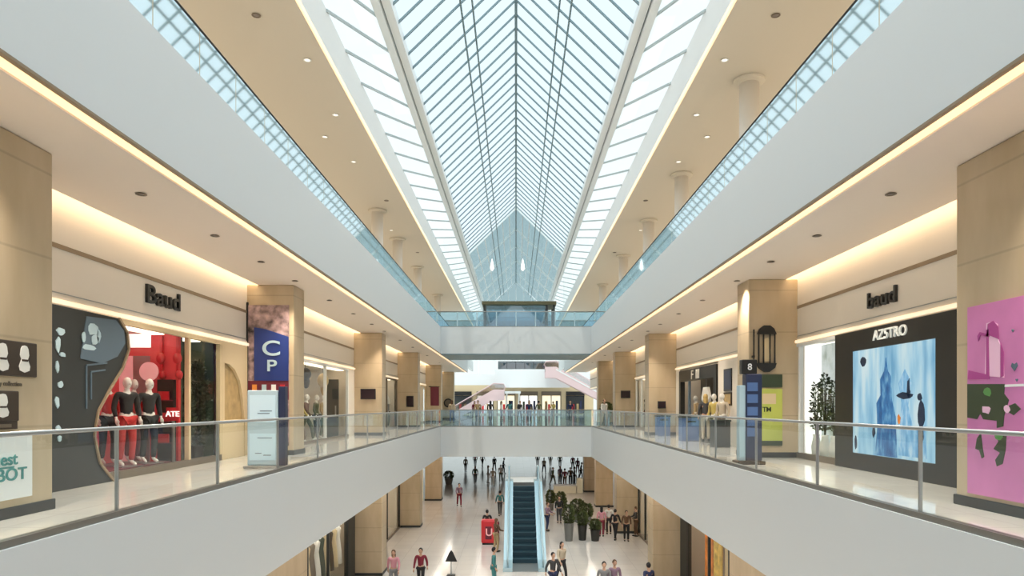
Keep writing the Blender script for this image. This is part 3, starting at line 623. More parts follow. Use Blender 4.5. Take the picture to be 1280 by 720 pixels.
# dark green window
def foliage(name, r, h, n, m, parent, base=0, size=.09, cx=0, cy=0):
    bm = new()
    for _ in range(n):
        a = random.uniform(0, 2*math.pi); q = math.sqrt(random.random()); z = random.random(); rr = r*q*(math.sin(math.pi*min(.98, z*.85+.12)))**.6
        c = Vector((cx+rr*math.cos(a), cy+rr*math.sin(a), base+z*h)); d = Vector((math.cos(a)*(.4+q), math.sin(a)*(.4+q), random.uniform(-.2, 1))).normalized(); w_ = d.cross(Vector((random.random(), random.random(), .3))).normalized()*size*.35
        L = size*random.uniform(.8, 1.6); v = [bm.verts.new(x) for x in (c, c+d*L*.5+w_, c+d*L, c+d*L*.5-w_)]; bm.faces.new(v)
    return obj(name, bm, m, parent)
def plant(x, y, z, r, h, label, pot='pot', pr=.22, ph=.45, cat='plant', stems=True, n=None, size=.12, name='potted_plant', group=None, lm='leaf'):
    t = thing(name, label, cat, group, (x, y, z)); bm = new(); lathe(bm, [(pr*.75, 0), (pr, ph), (pr*1.06, ph), (pr*1.06, ph+.03), (pr*.9, ph+.03), (pr*.88, ph-.03)], n=20); obj('pot', bm, M[pot], t, smooth=False)
    bm = new(); tube(bm, [(0, 0, ph-.05), (.02, 0, ph+h*.4), (0, .02, ph+h*.7)], [.03, .022, .01], 8)
    for a in range(5): tube(bm, [(0, 0, ph+.1), (r*.5*math.cos(a*1.26), r*.5*math.sin(a*1.26), ph+h*.5)], [.014, .006], 6)
    obj('stems', bm, M['brown_'], t); foliage('foliage', r, h, n or int(500*min(2, r*h*2)), M[lm], t, ph, size); return t
plant(-7.42, 15.88, 0, .22, 1.95, 'tall dark leafy plant in the green shop window', 'potd', .16, .35, n=1400, size=.10, lm='dgreen')
plant(-7.45, 15.2, 0, .22, 1.6, 'smaller dark leafy plant beside the post of green window', 'potd', .16, .35, n=900, size=.10, lm='dgreen')
# tan arch
t = thing('display_arch', 'tan arched wall display beside the banner pillar, left gallery', 'arch', None, (-XWL, 17.05, 0))
pts = [(-.75, 0), (-.75, H), (.84, H), (.84, 0), (.62, 0), (.62, .9), (.5, 1.5), (.3, 1.95), (.0, 2.2), (-.35, 2.32), (-.6, 2.33), (-.6, 0)]
bm = new(); prism(bm, pts, 'x', -.05, .03); obj('frame_wall', bm, M['cream'], t)
boxo('recess_panel', (-.09, -.62, 0), (-.04, .64, 2.35), M['tan'], t); boxo('lower_shelf', (-.04, -.58, .0), (.02, .6, .95), M['cream'], t, .01)
# shop names on the header
t = thing('wall_sign', 'black name lettering over the red window, left gallery wall', 'sign'); t.location = (-XWL+.03, 13.6, 3.42)
text('lettering', 'Baud', .50, M['black'], t, (0, 0, 0), 'L', .05, 1.35)
# --- left gallery, later bays
shopbox(-1, 18.9, 29.6, 0, H, 'cream', 'left')
storefront(-1, 19.6, 28.6, 0, H, 'wide glazed shopfront behind the banner pillar, left gallery', M['white'], (19.65, 22.3, 25.2, 28.5), .1)
st(boxo('wall_left', (-7.03, 18.8, 0), (-7.2, 19.6, H), M['white'])); st(boxo('wall_left', (-7.03, 28.6, 0), (-7.2, 29.7, H), M['wall']))
for y, tm, lm, p_, lab in ((23.6, 'yellow', 'brown', 1, 'mannequin in mustard top nearest the banner pillar, left gallery shop'), (24.4, 'brown', 'olive', 0, 'mannequin in brown coat in left gallery shop window'), (25.6, 'olive', 'black', 2, 'mannequin in olive coat in left gallery shop window'), (26.5, 'tan', 'olive', 2, 'mannequin in tan coat near the dark doorway, left gallery')):
    mannequin(-7.5, y, 0, 90, M['mann'], cm(COL[tm]), cm(COL[lm]), lab, p_)
for y, z, lab, m_, k in ((23.8, 2.4, 'dark round hat shape hanging above the mustard mannequin', 'brown_', 1), (26.0, 2.25, 'brown hanging dried bouquet in left gallery window', 'tan', 1.3)):
    t = thing('hanging_ornament', lab, 'decoration', None, (-7.35, y, z)); bm = new(); ell(bm, (0, 0, 0), (.2, .3, .22*k)); ell(bm, (0, .1, -.25), (.12, .2, .25*k)); obj('bundle', bm, M[m_], t, smooth=True); bm = new(); tube(bm, [(0, 0, .1), (0, 0, 2.838-z)], .008, 6); obj('cord', bm, M['black'], t)
t = thing('door_panel', 'dark narrow open door leaf in the left gallery shop', 'door', None, (-7.45, 27.4, 0)); boxo('leaf', (-.3, -.03, 0), (.33, .03, 2.35), M['dark'], t); boxo('handle', (.2, -.07, .9), (.24, -.03, 1.3), M['metal'], t)
shopbox(-1, 30.7, 40.5, 0, H, 'cream', 'left')
storefront(-1, 30.9, 40.4, 0, H, 'glazed shopfront between the third and fourth pillars, left gallery', M['bronze'], (30.95, 34, 37.2, 40.3), .1)
mannequin(-7.5, 37.9, 0, 90, M['mannd'], cm(COL['black']), cm(COL['black']), 'black mannequin in left gallery shop past the screen pillar')
t = thing('hanging_dress', 'white and black dress hung in the left gallery window', 'dress', None, (-7.5, 39.0, 1.4)); bm = new(); lathe(bm, [(.34, 0), (.24, .35), (.12, .62), (.17, .85), (.08, 1.0)], n=16); obj('dress', bm, M['mann'], t, smooth=True); bm = new(); tube(bm, [(0, 0, 1.0), (0, 0, 1.42)], .01, 6); obj('hook', bm, M['metal'], t)
mannequin(-7.5, 39.9, 0, 90, M['mann'], cm(COL['grey']), cm(COL['charcoal']), 'mannequin in grey behind the hung white dress')
shopbox(-1, 41.6, 53.1, 0, H, 'cream', 'left')
storefront(-1, 41.8, 53.0, 0, H, 'far glazed shopfront beside the bridge end, left gallery', M['cream'], (41.9, 45, 49, 52.9), .1)
t = thing('hanging_banner', 'dark vertical banner hanging by the far left shops', 'banner', None, (-6.3, 53.17, 1.3)); boxo('cloth', (-.35, -.02, 0), (.3, .02, 1.45), M['maroon'], t); bm = new(); bar(bm, (-.4, 0, 1.47), (.35, 0, 1.47), .04); obj('rod', bm, M['black'], t)
boxo('bracket', (-.5, -.02, 1.44), (-.3, .02, 1.5), M['black'], t)
def wallscreen(x, y, z, w_, h_, label, m_='black', name='wall_screen'):
    t = thing(name, label, 'screen', None, (x, y, z)); boxo('casing', (-w_/2, -.06, -h_/2), (w_/2, 0, h_/2), M[m_], t, .012); boxo('display', (-w_/2+.04, -.066, -h_/2+.04), (w_/2-.04, -.055, h_/2-.04), M['maroond'], t); return t
wallscreen(-6.43, 29.7, ZW(461, 493, 6.6), .66, .46, 'small black screen on the left gallery pillar facing the viewer')
wallscreen(-6.3, 40.6, 1.55, .42, .65, 'narrow dark screen on left gallery pillar near the bridge')
t = thing('wall_plaque', 'round black plaque on the distant left gallery pillar', 'plaque', None, (-6.35, 64.0, 1.55)); bm = new(); tube(bm, [(0, -.12, 0), (0, 0, 0)], .42, 28); obj('disc', bm, M['black'], t); bm = new(); tube(bm, [(0, -.14, 0), (0, -.12, 0)], .3, 28); obj('inner_disc', bm, M['bronze'], t)
# --- banner and totem at the second left pillar
t = thing('pillar_banner', 'tall banner with royal blue field and photo collage on left pillar', 'banner', None, (-6.45, 17.9, 0)); YF = -.03
boxo('backing', (-.57, YF, .25), (.50, 0, 3.93), M['collage'], t)
boxo('black_edge', (-.60, YF-.03, .25), (-.56, 0, 4.0), M['black'], t)
bm = new(); prism(bm, [(-.40, 1.95), (-.40, 3.35), (-.1, 3.30), (.50, 3.1), (.50, 1.95)], 'y', YF-.02, YF); obj('blue_field', bm, M['blue'], t)
text('lettering', 'C', .55, M['paleblue'], t, (.05, YF-.03, 2.78), 'F', .02, 1.3); text('lettering', 'P', .42, M['paleblue'], t, (.06, YF-.03, 2.33), 'F', .02, 1.3)
boxo('maroon_field', (-.56, YF-.01, 1.45), (.50, YF, 1.95), M['maroon'], t)
for k, (a, m_) in enumerate(((-.45, 'orange'), (-.2, 'paleblue'), (.05, 'white'), (.28, 'red'))): blobs2 = boxo('small_figure', (a, YF-.02, 1.6), (a+.12, YF-.01, 1.85), M[m_], t)
text('lettering', 'NEWS 74', .2, M['white'], t, (-.12, YF-.02, 1.5), 'F', .01)
boxo('navy_field', (.12, YF-.012, .3), (.48, YF, 1.45), M['navy_'], t)
t = thing('info_totem', 'pale blue floor-standing totem in front of the banner pillar', 'totem', None, (-5.28, 14.3, 0))
boxo('body', (-.32, -.08, .05), (.32, .10, 1.62), M['paleblue'], t, .02); boxo('foot', (-.36, -.2, 0), (.36, .2, .05), M['metal'], t, .01); boxo('side_panel', (.33, -.07, .05), (.47, .10, 1.70), M['navy_'], t, .01)
boxo('upper_screen', (-.27, -.088, .95), (.27, -.08, 1.52), M['iceblue'], t); boxo('lower_screen', (-.27, -.088, .16), (.27, -.08, .72), M['iceblue'], t)
bm = new()
for z, a, b in ((1.18, -.05, .2), (1.13, -.1, .15), (.62, -.1, .2), (.3, -.15, -.02), (.26, .02, .18)): box(bm, (a, -.094, z), (b, -.088, z+.015))
obj('print_lines', bm, M['slateblue'], t)
# --- posters on the first left pillar (facing the gallery)
xp = -XC
def psty(u, v): return (YW(u, XC), ZW(u, v, XC))
t = thing('wall_poster', 'white lower board with teal lettering on the left edge pillar', 'poster', None, (xp, 7.6, 0)); boxo('board', (0, -.9, .22), (.02, .60, .98), M['white'], t)
text('lettering', 'm Cuest', .2, M['teal'], t, (.025, -.03, .68), 'L', .01, 1.1); text('lettering', 'GAMBOT', .2, M['teal'], t, (.025, .0, .5), 'L', .01, 1.2); boxo('rule_bar', (.02, -.7, .58), (.026, .3, .6), M['teal'], t)
def vasepanel(yc, z0, z1, yy0, yy1, label, ys):
    t = thing('wall_poster', label, 'poster', None, (xp, 0, 0)); boxo('panel', (0, yy0, z0), (.025, yy1, z1), M['brown_'], t, .012)
    h = z1-z0
    for y in ys:
        bm = new(); bmm = [(.0, .12), (.09, .18), (.105, .3), (.06, .5), (.085, .62), (.07, .8), (.045, .88), (0, .9)]
        o_ = [(y+a*.85, z0+b*h) for a, b in bmm]+[(y-a*.85, z0+b*h) for a, b in bmm[::-1][1:-1]]
        prism(bm, o_, 'x', .025, .032); obj('vase_print', bm, M['mann'], t)
    for y in ys: boxo('vase_band', (.032, y-.05, z0+.44*h), (.036, y+.05, z0+.50*h), M['brown_'], t)
vasepanel(0, 1.64, 2.05, 7.0, 8.28, 'dark upper poster with three pale vases on left edge pillar', (7.35, 7.72, 8.06))
vasepanel(0, 1.12, 1.47, 6.8, 7.98, 'dark lower poster with pale vases on left edge pillar', (7.3, 7.72))
t = thing('wall_lettering', 'thin grey caption line between two vase posters', 'sign', None, (xp, 7.75, 1.55)); text('lettering', 'everyday collection', .075, M['bronze'], t, (.01, 0, 0), 'L', .008)
t = thing('wall_poster', 'dark strip poster just under the handrail at the left edge', 'poster', None, (xp, 7.5, 1.03)); boxo('strip', (0, -.7, 0), (.025, .45, .09), M['brown_'], t); boxo('inner_strip', (.025, -.5, .02), (.03, .35, .06), M['bronze'], t)
# --- right gallery, first bay: branch window and black portal with blue display
shopbox(1, 14.86, 17.06, 0, H, 'whitelit', 'right', .66, False, sides='whitelit'); LAMPD.append(1)
storefront(1, 14.88, 17.04, 0, H, 'bright white window with dark branches, right gallery', M['white'], (14.9, 16.9), .14)
boxb = tag(boxo('display_backdrop', (XWL+.54, 14.95, .0), (XWL+.57, 16.96, 2.8), M['branchpic']), 'pale green and white backdrop behind the dark branches', 'backdrop')
for k, (y, hh, lab) in enumerate(((15.25, 2.2, 'dark bare branch bundle nearest the black portal'), (15.72, 1.9, 'dark bare branch bundle in the middle of white window'), (16.2, 2.1, 'dark bare branch bundle right of the slim pale gap'), (16.66, 1.9, 'dark bare branch bundle nearest the lime poster pillar'))):
    t = thing('branch_arrangement', lab, 'branches', None, (XWL+.28, y, 0)); bm = new(); lathe(bm, [(.09, 0), (.12, .3), (.07, .55), (.09, .6)], n=14); obj('vase', bm, M['mann'], t, smooth=True)
    bm = new()
    for _ in range(13):
        a = random.uniform(-.13, .13); b = random.uniform(-.06, .06); zt = hh*random.uniform(.65, 1); tube(bm, [(0, 0, .5), (b*.5, a*.7, .5+(zt-.5)*.5), (b, a*1.2, zt)], [.014, .010, .004], 5)
    obj('stems', bm, M['black'], t); foliage('dark_leaves', .11, hh-.75, 260, M['dgreen'], t, .7, .07)
t = thing('shop_portal', 'black shop portal framing a glowing blue display, right gallery', 'shop portal', None, (XWL, 12.9, 0)); oy = 12.9
for n_, a, b, z0, z1 in (('left_jamb', 10.0, 11.28, 0, H-.02), ('right_jamb', 14.05, 14.83, 0, H-.02), ('head', 11.28, 14.05, 2.42, H-.02), ('base', 11.28, 14.05, 0, .33)): boxo(n_, (-.12, a-oy, z0), (.3, b-oy, z1), M['blackp'], t)
text('lettering', 'AZ5TRO', .27, M['whitelit2'], t, (-.14, YW(1121, XWL)-oy, 2.64), 'R', .03, 1.1)
t = thing('display_screen', 'large glowing blue picture of a misty city in the black portal', 'screen', None, (XWL-.10, 12.66, 0)); oy = 12.66
boxo('screen', (-.02, 11.29-oy, .34), (.05, 14.04-oy, 2.41), M['bluepic'], t)
bm = new(); prism(bm, [(-.25, .35), (.50, .35), (.42, .9), (.45, 1.35), (.30, 1.5), (.32, 1.8), (.18, 1.95), (.12, 2.2), (.06, 1.95), (-.05, 1.85), (-.08, 1.4), (-.2, 1.1)], 'x', -.03, -.02); obj('tower_shape', bm, M['towerpic'], t)
bm = new(); prism(bm, [(-.75, .9), (-.35, .9), (-.4, 1.35), (-.3, 1.7), (-.5, 1.95), (-.7, 1.7), (-.6, 1.3)], 'x', -.028, -.02); prism(bm, [(-1.15, .4), (-.3, .4), (-.35, .9), (-1.1, .95)], 'x', -.026, -.02); obj('pale_tower_shape', bm, M['midpic'], t)
blobs('dark_shape', [(-.5, 1.48, .26, .06), (-.62, 1.6, .05, .18), (-1.0, 1.15, .1, .22), (-.95, 1.45, .06, .07), (-1.02, .8, .05, .15), (.55, .8, .05, .1), (1.25, .55, .05, .12), (.95, 2.18, .10, .10)], M['screendark'], t, 0, -.034, -.02)
blobs('amber_spot', [(-.33, 1.05, .05, .09)], M['orange'], t, 0, -.036, -.03)
t = thing('wall_sign', 'black name lettering on the cream wall above the black portal', 'sign'); t.location = (XWL-.03, YW(1104, XWL), 3.36); text('lettering', 'baud', .44, M['black'], t, (0, 0, 0), 'R', .05, 1.25)
# --- right pillar magenta poster
t = thing('wall_poster', 'tall magenta poster with plum figure and dark green foliage on the right pillar', 'poster', None, (XC, 7.9, 0)); xq = -.025; oy = 7.9
boxo('board', (xq, -.9, .18), (0, .88, 2.56), M['pink'], t)
boxo('white_divider', (xq-.004, -.1, 1.52), (xq, .87, 1.55), M['white'], t)
def rp(u, v): y = YW(u, XC); return (y-oy, ZW(u, v, XC))
bm = new(); prism(bm, [rp(1236, 404), rp(1234, 470), rp(1258, 472), rp(1257, 440), rp(1251, 425), rp(1250, 405), rp(1244, 402)], 'x', xq-.006, xq); obj('bottle_shape', bm, M['palepink'], t)
bm = new(); prism(bm, [rp(1238, 405), rp(1237, 418), rp(1252, 424), rp(1251, 408), rp(1245, 401)], 'x', xq-.01, xq-.006); prism(bm, [rp(1214, 463), rp(1236, 468), rp(1236, 412), rp(1239, 412), rp(1240, 474), rp(1213, 474)], 'x', xq-.01, xq-.006); prism(bm, [rp(1225, 420), rp(1228, 415), rp(1240, 418), rp(1240, 421), rp(1229, 419), rp(1226, 427)], 'x', xq-.01, xq-.006); prism(bm, [rp(1254, 428), rp(1258, 440), rp(1258, 470), rp(1254, 472)], 'x', xq-.01, xq-.006); obj('plum_figure', bm, M['plum'], t)
bm = new(); prism(bm, [rp(1212, 480), rp(1259, 480), rp(1258, 492), rp(1264, 500), rp(1258, 520), rp(1257, 533), rp(1249, 535), rp(1249, 526), rp(1232, 524), rp(1228, 517), rp(1224, 524), rp(1212, 522)], 'x', xq-.006, xq); prism(bm, [rp(1262, 508), rp(1272, 504), rp(1279, 511), rp(1270, 519), rp(1262, 514)], 'x', xq-.006, xq)
prism(bm, [rp(1248, 542), rp(1261, 545), rp(1260, 562), rp(1256, 580), rp(1249, 583), rp(1247, 575), rp(1253, 566), rp(1245, 561), rp(1251, 552)], 'x', xq-.006, xq); prism(bm, [rp(1224, 548), rp(1229, 541), rp(1231, 560), rp(1233, 571), rp(1230, 573), rp(1227, 563), rp(1222, 561)], 'x', xq-.006, xq); obj('dark_foliage_shape', bm, M['dgreen'], t)
blobs('green_patch', [(rp(1238, 490)[0], rp(1238, 490)[1], .07, .06), (rp(1252, 545)[0], rp(1252, 545)[1], .07, .05)], M['leafp'], t, 0, xq-.01, xq-.006)
blobs('rose_patch', [(rp(1236, 512)[0], rp(1236, 512)[1], .08, .05), (rp(1262, 511)[0], rp(1262, 511)[1], .05, .05)], M['palepink'], t, 0, xq-.01, xq-.006)
for u, v, r in ((1271, 458, .055), (1269, 413, .02), (1274, 475, .02)):
    bm = new(); a, b = rp(u, v); prism(bm, [(a+r*c_*1.1, b+r*s_) for c_, s_ in ((0, -1), (.9, .1), (.6, .8), (0, .45), (-.6, .8), (-.9, .1))], 'x', xq-.006, xq); obj('heart_shape', bm, M['slateblue'], t)
# --- second right pillar: lantern emblem and lime poster (facing the viewer)
t = thing('lantern_emblem', 'black wrought lantern emblem high on the right gallery pillar', 'emblem', None, (6.26, 17.09, 0)); bm = new()
def E(x, z): return (x, -.05, z)
for a, b in (((-.2, 2.3), (-.2, 3.15)), ((.2, 2.3), (.2, 3.15)), ((-.08, 2.35), (-.08, 3.1)), ((.08, 2.35), (.08, 3.1))): bar(bm, E(*a), E(*b), .03)
obj('bars', bm, M['black'], t)
bm = new(); prism(bm, [(-.24, 3.08), (.24, 3.08), (.18, 3.22), (.08, 3.3), (-.08, 3.3), (-.18, 3.22)], 'y', -.08, 0); obj('cap', bm, M['black'], t)
bm = new(); prism(bm, [(-.24, 2.36), (.24, 2.36), (.2, 2.24), (.06, 2.14), (-.06, 2.14), (-.2, 2.24)], 'y', -.08, 0); obj('base', bm, M['black'], t)
bm = new(); prism(bm, [(-.07, 2.4), (.09, 2.4), (.12, 2.7), (.05, 3.0), (-.08, 2.95), (-.1, 2.65)], 'y', -.03, 0); obj('flame_plate', bm, M['cream'], t)
t = thing('flag_pole', 'thin black upright rod beside the lantern emblem', 'pole', None, (5.93, 17.02, 0)); bm = new(); bar(bm, (0, 0, 1.95), (0, 0, 3.2), .03); obj('rod', bm, M['black'], t); boxo('bracket', (-.03, 0, 2.5), (.03, .08, 2.55), M['black'], t)
t = thing('wall_poster', 'lime green poster with dark header on right gallery pillar', 'poster', None, (6.38, 17.1, 0)); boxo('board', (-.32, -.03, .42), (.28, 0, 1.72), M['green'], t); boxo('dark_header', (-.36, -.035, 1.76), (.28, 0, 2.08), M['dgreen'], t); boxo('dark_footer', (-.3, -.035, .3), (.28, 0, .42), M['dgreen'], t)
text('letter', 'T', .17, M['dgreen'], t, (-.17, -.035, 1.2), 'F', .01); text('letter', 'M', .17, M['dgreen'], t, (-.06, -.035, 1.2), 'F', .01)
boxo('pale_strip', (-.22, -.034, 1.34), (.12, -.03, 1.6), M['cream'], t)
t = thing('info_totem', 'dark totem with stacked blue panels in front of the lime poster', 'totem', None, (5.2, 15.2, 0))
boxo('body', (-.12, -.12, .08), (.24, .14, 2.0), M['navy_'], t, .02); boxo('pale_side', (-.26, -.10, .08), (-.121, .10, 1.75), M['paleblue'], t, .015); boxo('foot', (-.32, -.22, 0), (.28, .22, .08), M['black'], t, .015)
for z in (.62, .85, 1.08, 1.36, 1.62): boxo('blue_panel', (-.09, -.128, z), (.14, -.12, z+.19), M['midblue'], t)
boxo('top_box', (-.2, -.1, 2.0), (.14, .1, 2.32), M['black'], t, .02); text('lettering', '8', .2, M['white'], t, (-.03, -.11, 2.15), 'F', .01)
# --- right gallery, later bays
shopbox(1, 18.1, 29.9, 0, H, 'cream', 'right')
for a, b in ((18.0, 23.75), (29.25, 30.0)): st(boxo('wall_right', (7.03, a, 0), (7.2, b, H), M['wall']))
t = thing('shop_portal', 'black framed shop entrance with hanging white garment, right gallery', 'shop portal', None, (XWL, 26.5, 0))
for n_, a, b, z0, z1 in (('left_jamb', -2.7, -2.4, 0, H-.08), ('right_jamb', 2.4, 2.7, 0, H-.08), ('head', -2.4, 2.4, 2.3, H-.08)): boxo(n_, (-.08, a, z0), (.1, b, z1), M['blackp'], t)
st(boxo('wall_right', (XWL+.85, 23.8, 0), (XWL+.9, 29.2, H-.01), M['blackp'])); text('lettering', 'F', .5, M['mann'], t, (-.10, .45, 2.5), 'R', .02, 1.5); text('lettering', 'III', .5, M['mann'], t, (-.10, -.35, 2.5), 'R', .02, 1.5); boxo('centre_post', (-.03, 1.2, 0), (.05, 1.35, 2.3), M['slateblue'], t)
t = thing('hanging_garment', 'white shirt hanging in the black shop entrance, right gallery', 'garment', None, (7.22, 25.9, 1.05)); bm = new(); prism(bm, [(-.32, 0), (.32, 0), (.3, .6), (.48, .4), (.56, .58), (.3, .95), (-.3, .95), (-.56, .58), (-.48, .4), (-.3, .6)], 'x', -.04, .04); obj('shirt', bm, M['mann'], t); bm = new(); tube(bm, [(0, 0, .95), (0, 0, 1.78)], .01, 6); obj('hanger', bm, M['metal'], t)
mannequin(7.45, 28.2, 0, -90, M['mann'], cm(COL['tan']), cm(COL['tan']), 'tan mannequin at the far side of black shop entrance')
t = thing('wall_picture', 'dark square picture high beside the black entrance', 'picture', None, (7.03, 22.6, 2.1)); boxo('frame', (-.03, -.4, -.32), (.0, .42, .42), M['black'], t); boxo('image', (-.036, -.34, -.26), (-.03, .36, .36), M['navy_'], t)
t = thing('wall_picture', 'brown picture under the dark square one, right gallery', 'picture', None, (7.03, 22.6, 1.4)); boxo('frame', (-.03, -.4, -.1), (.0, .42, .34), M['brown_'], t); boxo('image', (-.036, -.32, -.04), (-.03, .34, .28), M['tan'], t)
mannequin(6.72, 22.2, 0, -60, M['mann'], cm(COL['beige']), cm(COL['brown']), 'mannequin in beige coat under the brown picture')
mannequin(6.72, 23.1, 0, -60, M['mann'], cm(COL['yellow']), cm(COL['olive']), 'mannequin in mustard top beside the black entrance')
shopbox(1, 31, 40.1, 0, H, 'cream', 'right')
storefront(1, 31.2, 40.0, 0, H, 'glazed shopfront with two dark figures, right gallery', M['white'], (31.3, 34, 38.3, 39.9), .1)
mannequin(7.48, 37.3, 0, -90, M['mannd'], cm(COL['black']), cm(COL['black']), 'black mannequin nearest viewer in right gallery window', 2)
mannequin(7.48, 39.2, 0, -90, M['mannd'], cm(COL['black']), cm(COL['maroon']), 'black mannequin with maroon trousers in right gallery window', 2)
shopbox(1, 41.2, 48.4, 0, H, 'cream', 'right')
storefront(1, 41.3, 48.3, 0, H, 'farthest glazed shopfront, right gallery', M['cream'], (41.4, 44.5, 48.2), .1)
wallscreen(6.45, 40.2, ZW(781, 493, 6.45), .56, .44, 'small dark screen on the right gallery pillar before the bridge')
wallscreen(6.4, 30.0, ZW(827, 506, 6.4), .36, .32, 'small black box screen above the blue bin')
def bin_(x, y, w_, h_, label, m_='midblue'):
    t = thing('recycling_bin', label, 'bin', None, (x, y, 0)); boxo('body', (-w_/2, -w_/2, 0), (w_/2, w_/2, h_), M[m_], t, .02); boxo('lid', (-w_/2-.02, -w_/2-.02, h_), (w_/2+.02, w_/2+.02, h_+.06), M['dark'], t, .015); boxo('slot', (-w_*.3, -w_/2-.006, h_*.8), (w_*.3, -w_/2, h_*.88), M['black'], t)
bin_(6.35, 29.55, .55, .82, 'blue bin standing at the foot of a right gallery pillar')
bin_(6.4, 25.3, .62, .85, 'wide blue bin before the black shop entrance')
bin_(6.4, 21.4, .5, .8, 'dark bin near the beige-coat mannequin', 'dark')
plant(6.3, 47.6, 0, .42, .75, 'round dark shrub in a pale pot, far right gallery', 'pot', .3, .75, n=500)
person(884, 553, 0, 'charcoal', 'beige', 'blond', 'blond person in charcoal top standing before the black entrance', 2, 170, 1, X=6.75, Y=24.3)
person(752, 0, 0, 'white', 'beige', 'brown', 'person in white walking by the far right gallery shops', 0, 20, 0, X=5.5, Y=42.6)
# far gallery floor: crowd behind the glass
far = [(-2.9, 52, 'tan', 'denim', 'black', 'person in tan top at the left of the far crowd'), (-2.1, 56, 'black', 'black', 'black', 'person all in black in the far crowd, left part'), (-1.3, 60, 'white', 'navy', 'brown', 'person in white top in the far crowd, left of centre'), (-.5, 54, 'teal', 'charcoal', 'black', 'person in teal top near the middle of the far crowd'), (.3, 58, 'charcoal', 'black', 'brown', 'person in charcoal top near the middle of the far crowd'),
       (1.0, 52, 'navy', 'navy', 'black', 'person in navy in the far crowd, just right of centre'), (1.9, 57, 'olive', 'tan', 'black', 'person in olive top in the far crowd, right part'), (2.7, 62, 'tan', 'brown', 'blond', 'blond person in tan in the far crowd'), (3.6, 66, 'yellow', 'olive', 'brown', 'person in mustard top at the right of far crowd'), (-3.8, 62, 'maroon', 'black', 'black', 'person in maroon at the left of far crowd by the escalator'),
       (4.3, 54, 'navy', 'charcoal', 'black', 'person in navy jacket by the right gallery beyond opening'), (-4.6, 49, 'beige', 'blue', 'brown', 'person in beige top with blue trousers by the left gallery beyond opening')]
for i, (x, y, a, b, c_, lab) in enumerate(far): person(0, 0, 0, a, b, c_, lab, i % 5, (0, 180, 90, 200, 30)[i % 5], i % 2, X=x, Y=y)

# ------------------------------------------------------------------ escalators
def escalator(label, x, yb, zb, yt, zt, w_, step_m, side_m, gm, rz=0, loc=(0, 0, 0), deck=.22, nst=None, trim=None, skirt=.55):
    """runs along +Y from bottom (yb,zb) to top (yt,zt)"""
    t = thing('escalator', label, 'escalator', None, (x+loc[0], loc[1], loc[2]), rz)
    dy, dz = yt-yb, zt-zb; hw = w_/2
    n = nst or int(dy/.40)
    for i in range(n):
        y0 = yb+dy*i/n; z0 = zb+dz*i/n; s_ = boxo('step', (-hw+deck, y0, z0-.15), (hw-deck, y0+dy/n, z0+dz/n), step_m, t); boxo('step_nosing', (-hw+deck, y0-.012, z0+dz/n-.03), (hw-deck, y0+.03, z0+dz/n+.004), M['escl'], s_)
    for s in (-1, 1):
        bm = new(); X0, X1 = s*(hw-deck), s*hw
        prism(bm, [(yb-1.6, zb-.02), (yb-1.6, zb+.16), (yb-.1, zb+.2), (yt, zt+.22), (yt+1.4, zt+.2), (yt+1.4, zt-skirt+.05), (yt, zt-skirt), (yb+skirt*1.5-.6, zb-.02)], 'x', X0, X1); obj('side_panel', bm, side_m, t)
        bm = new(); xm = s*(hw-deck/2)
        prism(bm, [(yb-1.5, zb+.18), (yb-1.75, zb+.55), (yb-1.5, zb+.9), (yb-.1, zb+.95), (yt, zt+1.0), (yt+1.3, zt+.92), (yt+1.5, zt+.55), (yt+1.3, zt+.2), (yt, zt+.2), (yb-.1, zb+.18)], 'x', xm-.012, xm+.012); obj('balustrade_glass', bm, gm, t)
        bm = new(); tube(bm, [(xm, yb-1.5, zb+.2), (xm, yb-1.78, zb+.55), (xm, yb-1.5, zb+.92), (xm, yb-.1, zb+.97), (xm, yt, zt+1.02), (xm, yt+1.3, zt+.94), (xm, yt+1.52, zt+.55), (xm, yt+1.3, zt+.2)], .045, 8); obj('handrail', bm, trim or M['rubber'], t, smooth=True)
    boxo('landing_plate', (-hw+deck, yb-1.6, zb-.02), (hw-deck, yb, zb+.02), M['metal'], t); boxo('upper_landing_plate', (-hw+deck, yt, zt-.4), (hw-deck, yt+1.4, zt), M['dark'], t)
    return t
ZT = -3.05
escalator('central escalator rising from the lower hall, dark steps between pale blue sides', 0.42, 32.0, ZL, 32.0+(ZT-ZL)/math.tan(math.radians(30)), ZT, 2.0, M['escd'], M['escside'], M['bluegl'], deck=.42, trim=M['escside'])
t = thing('landing_platform', 'pale landing platform carrying the top of central escalator', 'platform', None, (.42, 41.7, ZL)); boxo('deck', (-1.0, -2.98, 2.75), (1.0, 0, 3.04), M['white'], t); 
for x in (-.85, .85):
    for y in (-2.6, -.3): boxo('leg', (x-.1, y-.1, 0), (x+.1, y+.1, 2.75), M['white'], t)
LW = (4.85+CZ)
for sgn, lab, rz in ((1, 'rose-sided escalator climbing to the far bridge from the right', math.pi/2), (-1, 'rose and white striped escalator climbing to the far bridge from the left', -math.pi/2)):
    LW = CZ+4.85 if sgn > 0 else CZ+1.9
    run = LW/math.tan(math.radians(30)); xt = 5.2 if sgn > 0 else -2.9
    e = escalator(lab, 0, 0, 0, run, LW-.02, 1.7, M['maroon'], M['pinkclad'], M['whitegl'], rz, (xt+sgn*run, 89.5, 0), deck=.25, nst=27, trim=M['pinkclad'], skirt=1.25)
    b_ = new(); bar(b_, (.88, .3, .25), (.88, run, LW-.25), .04, .12); obj('stripe', b_, M['redtrim' if sgn > 0 else 'pinkclad'], e)
    b_ = new(); bar(b_, (-.88, .3, .35), (-.88, run, LW-.15), .04, .16); obj('stripe', b_, M['whiteclad'], e)

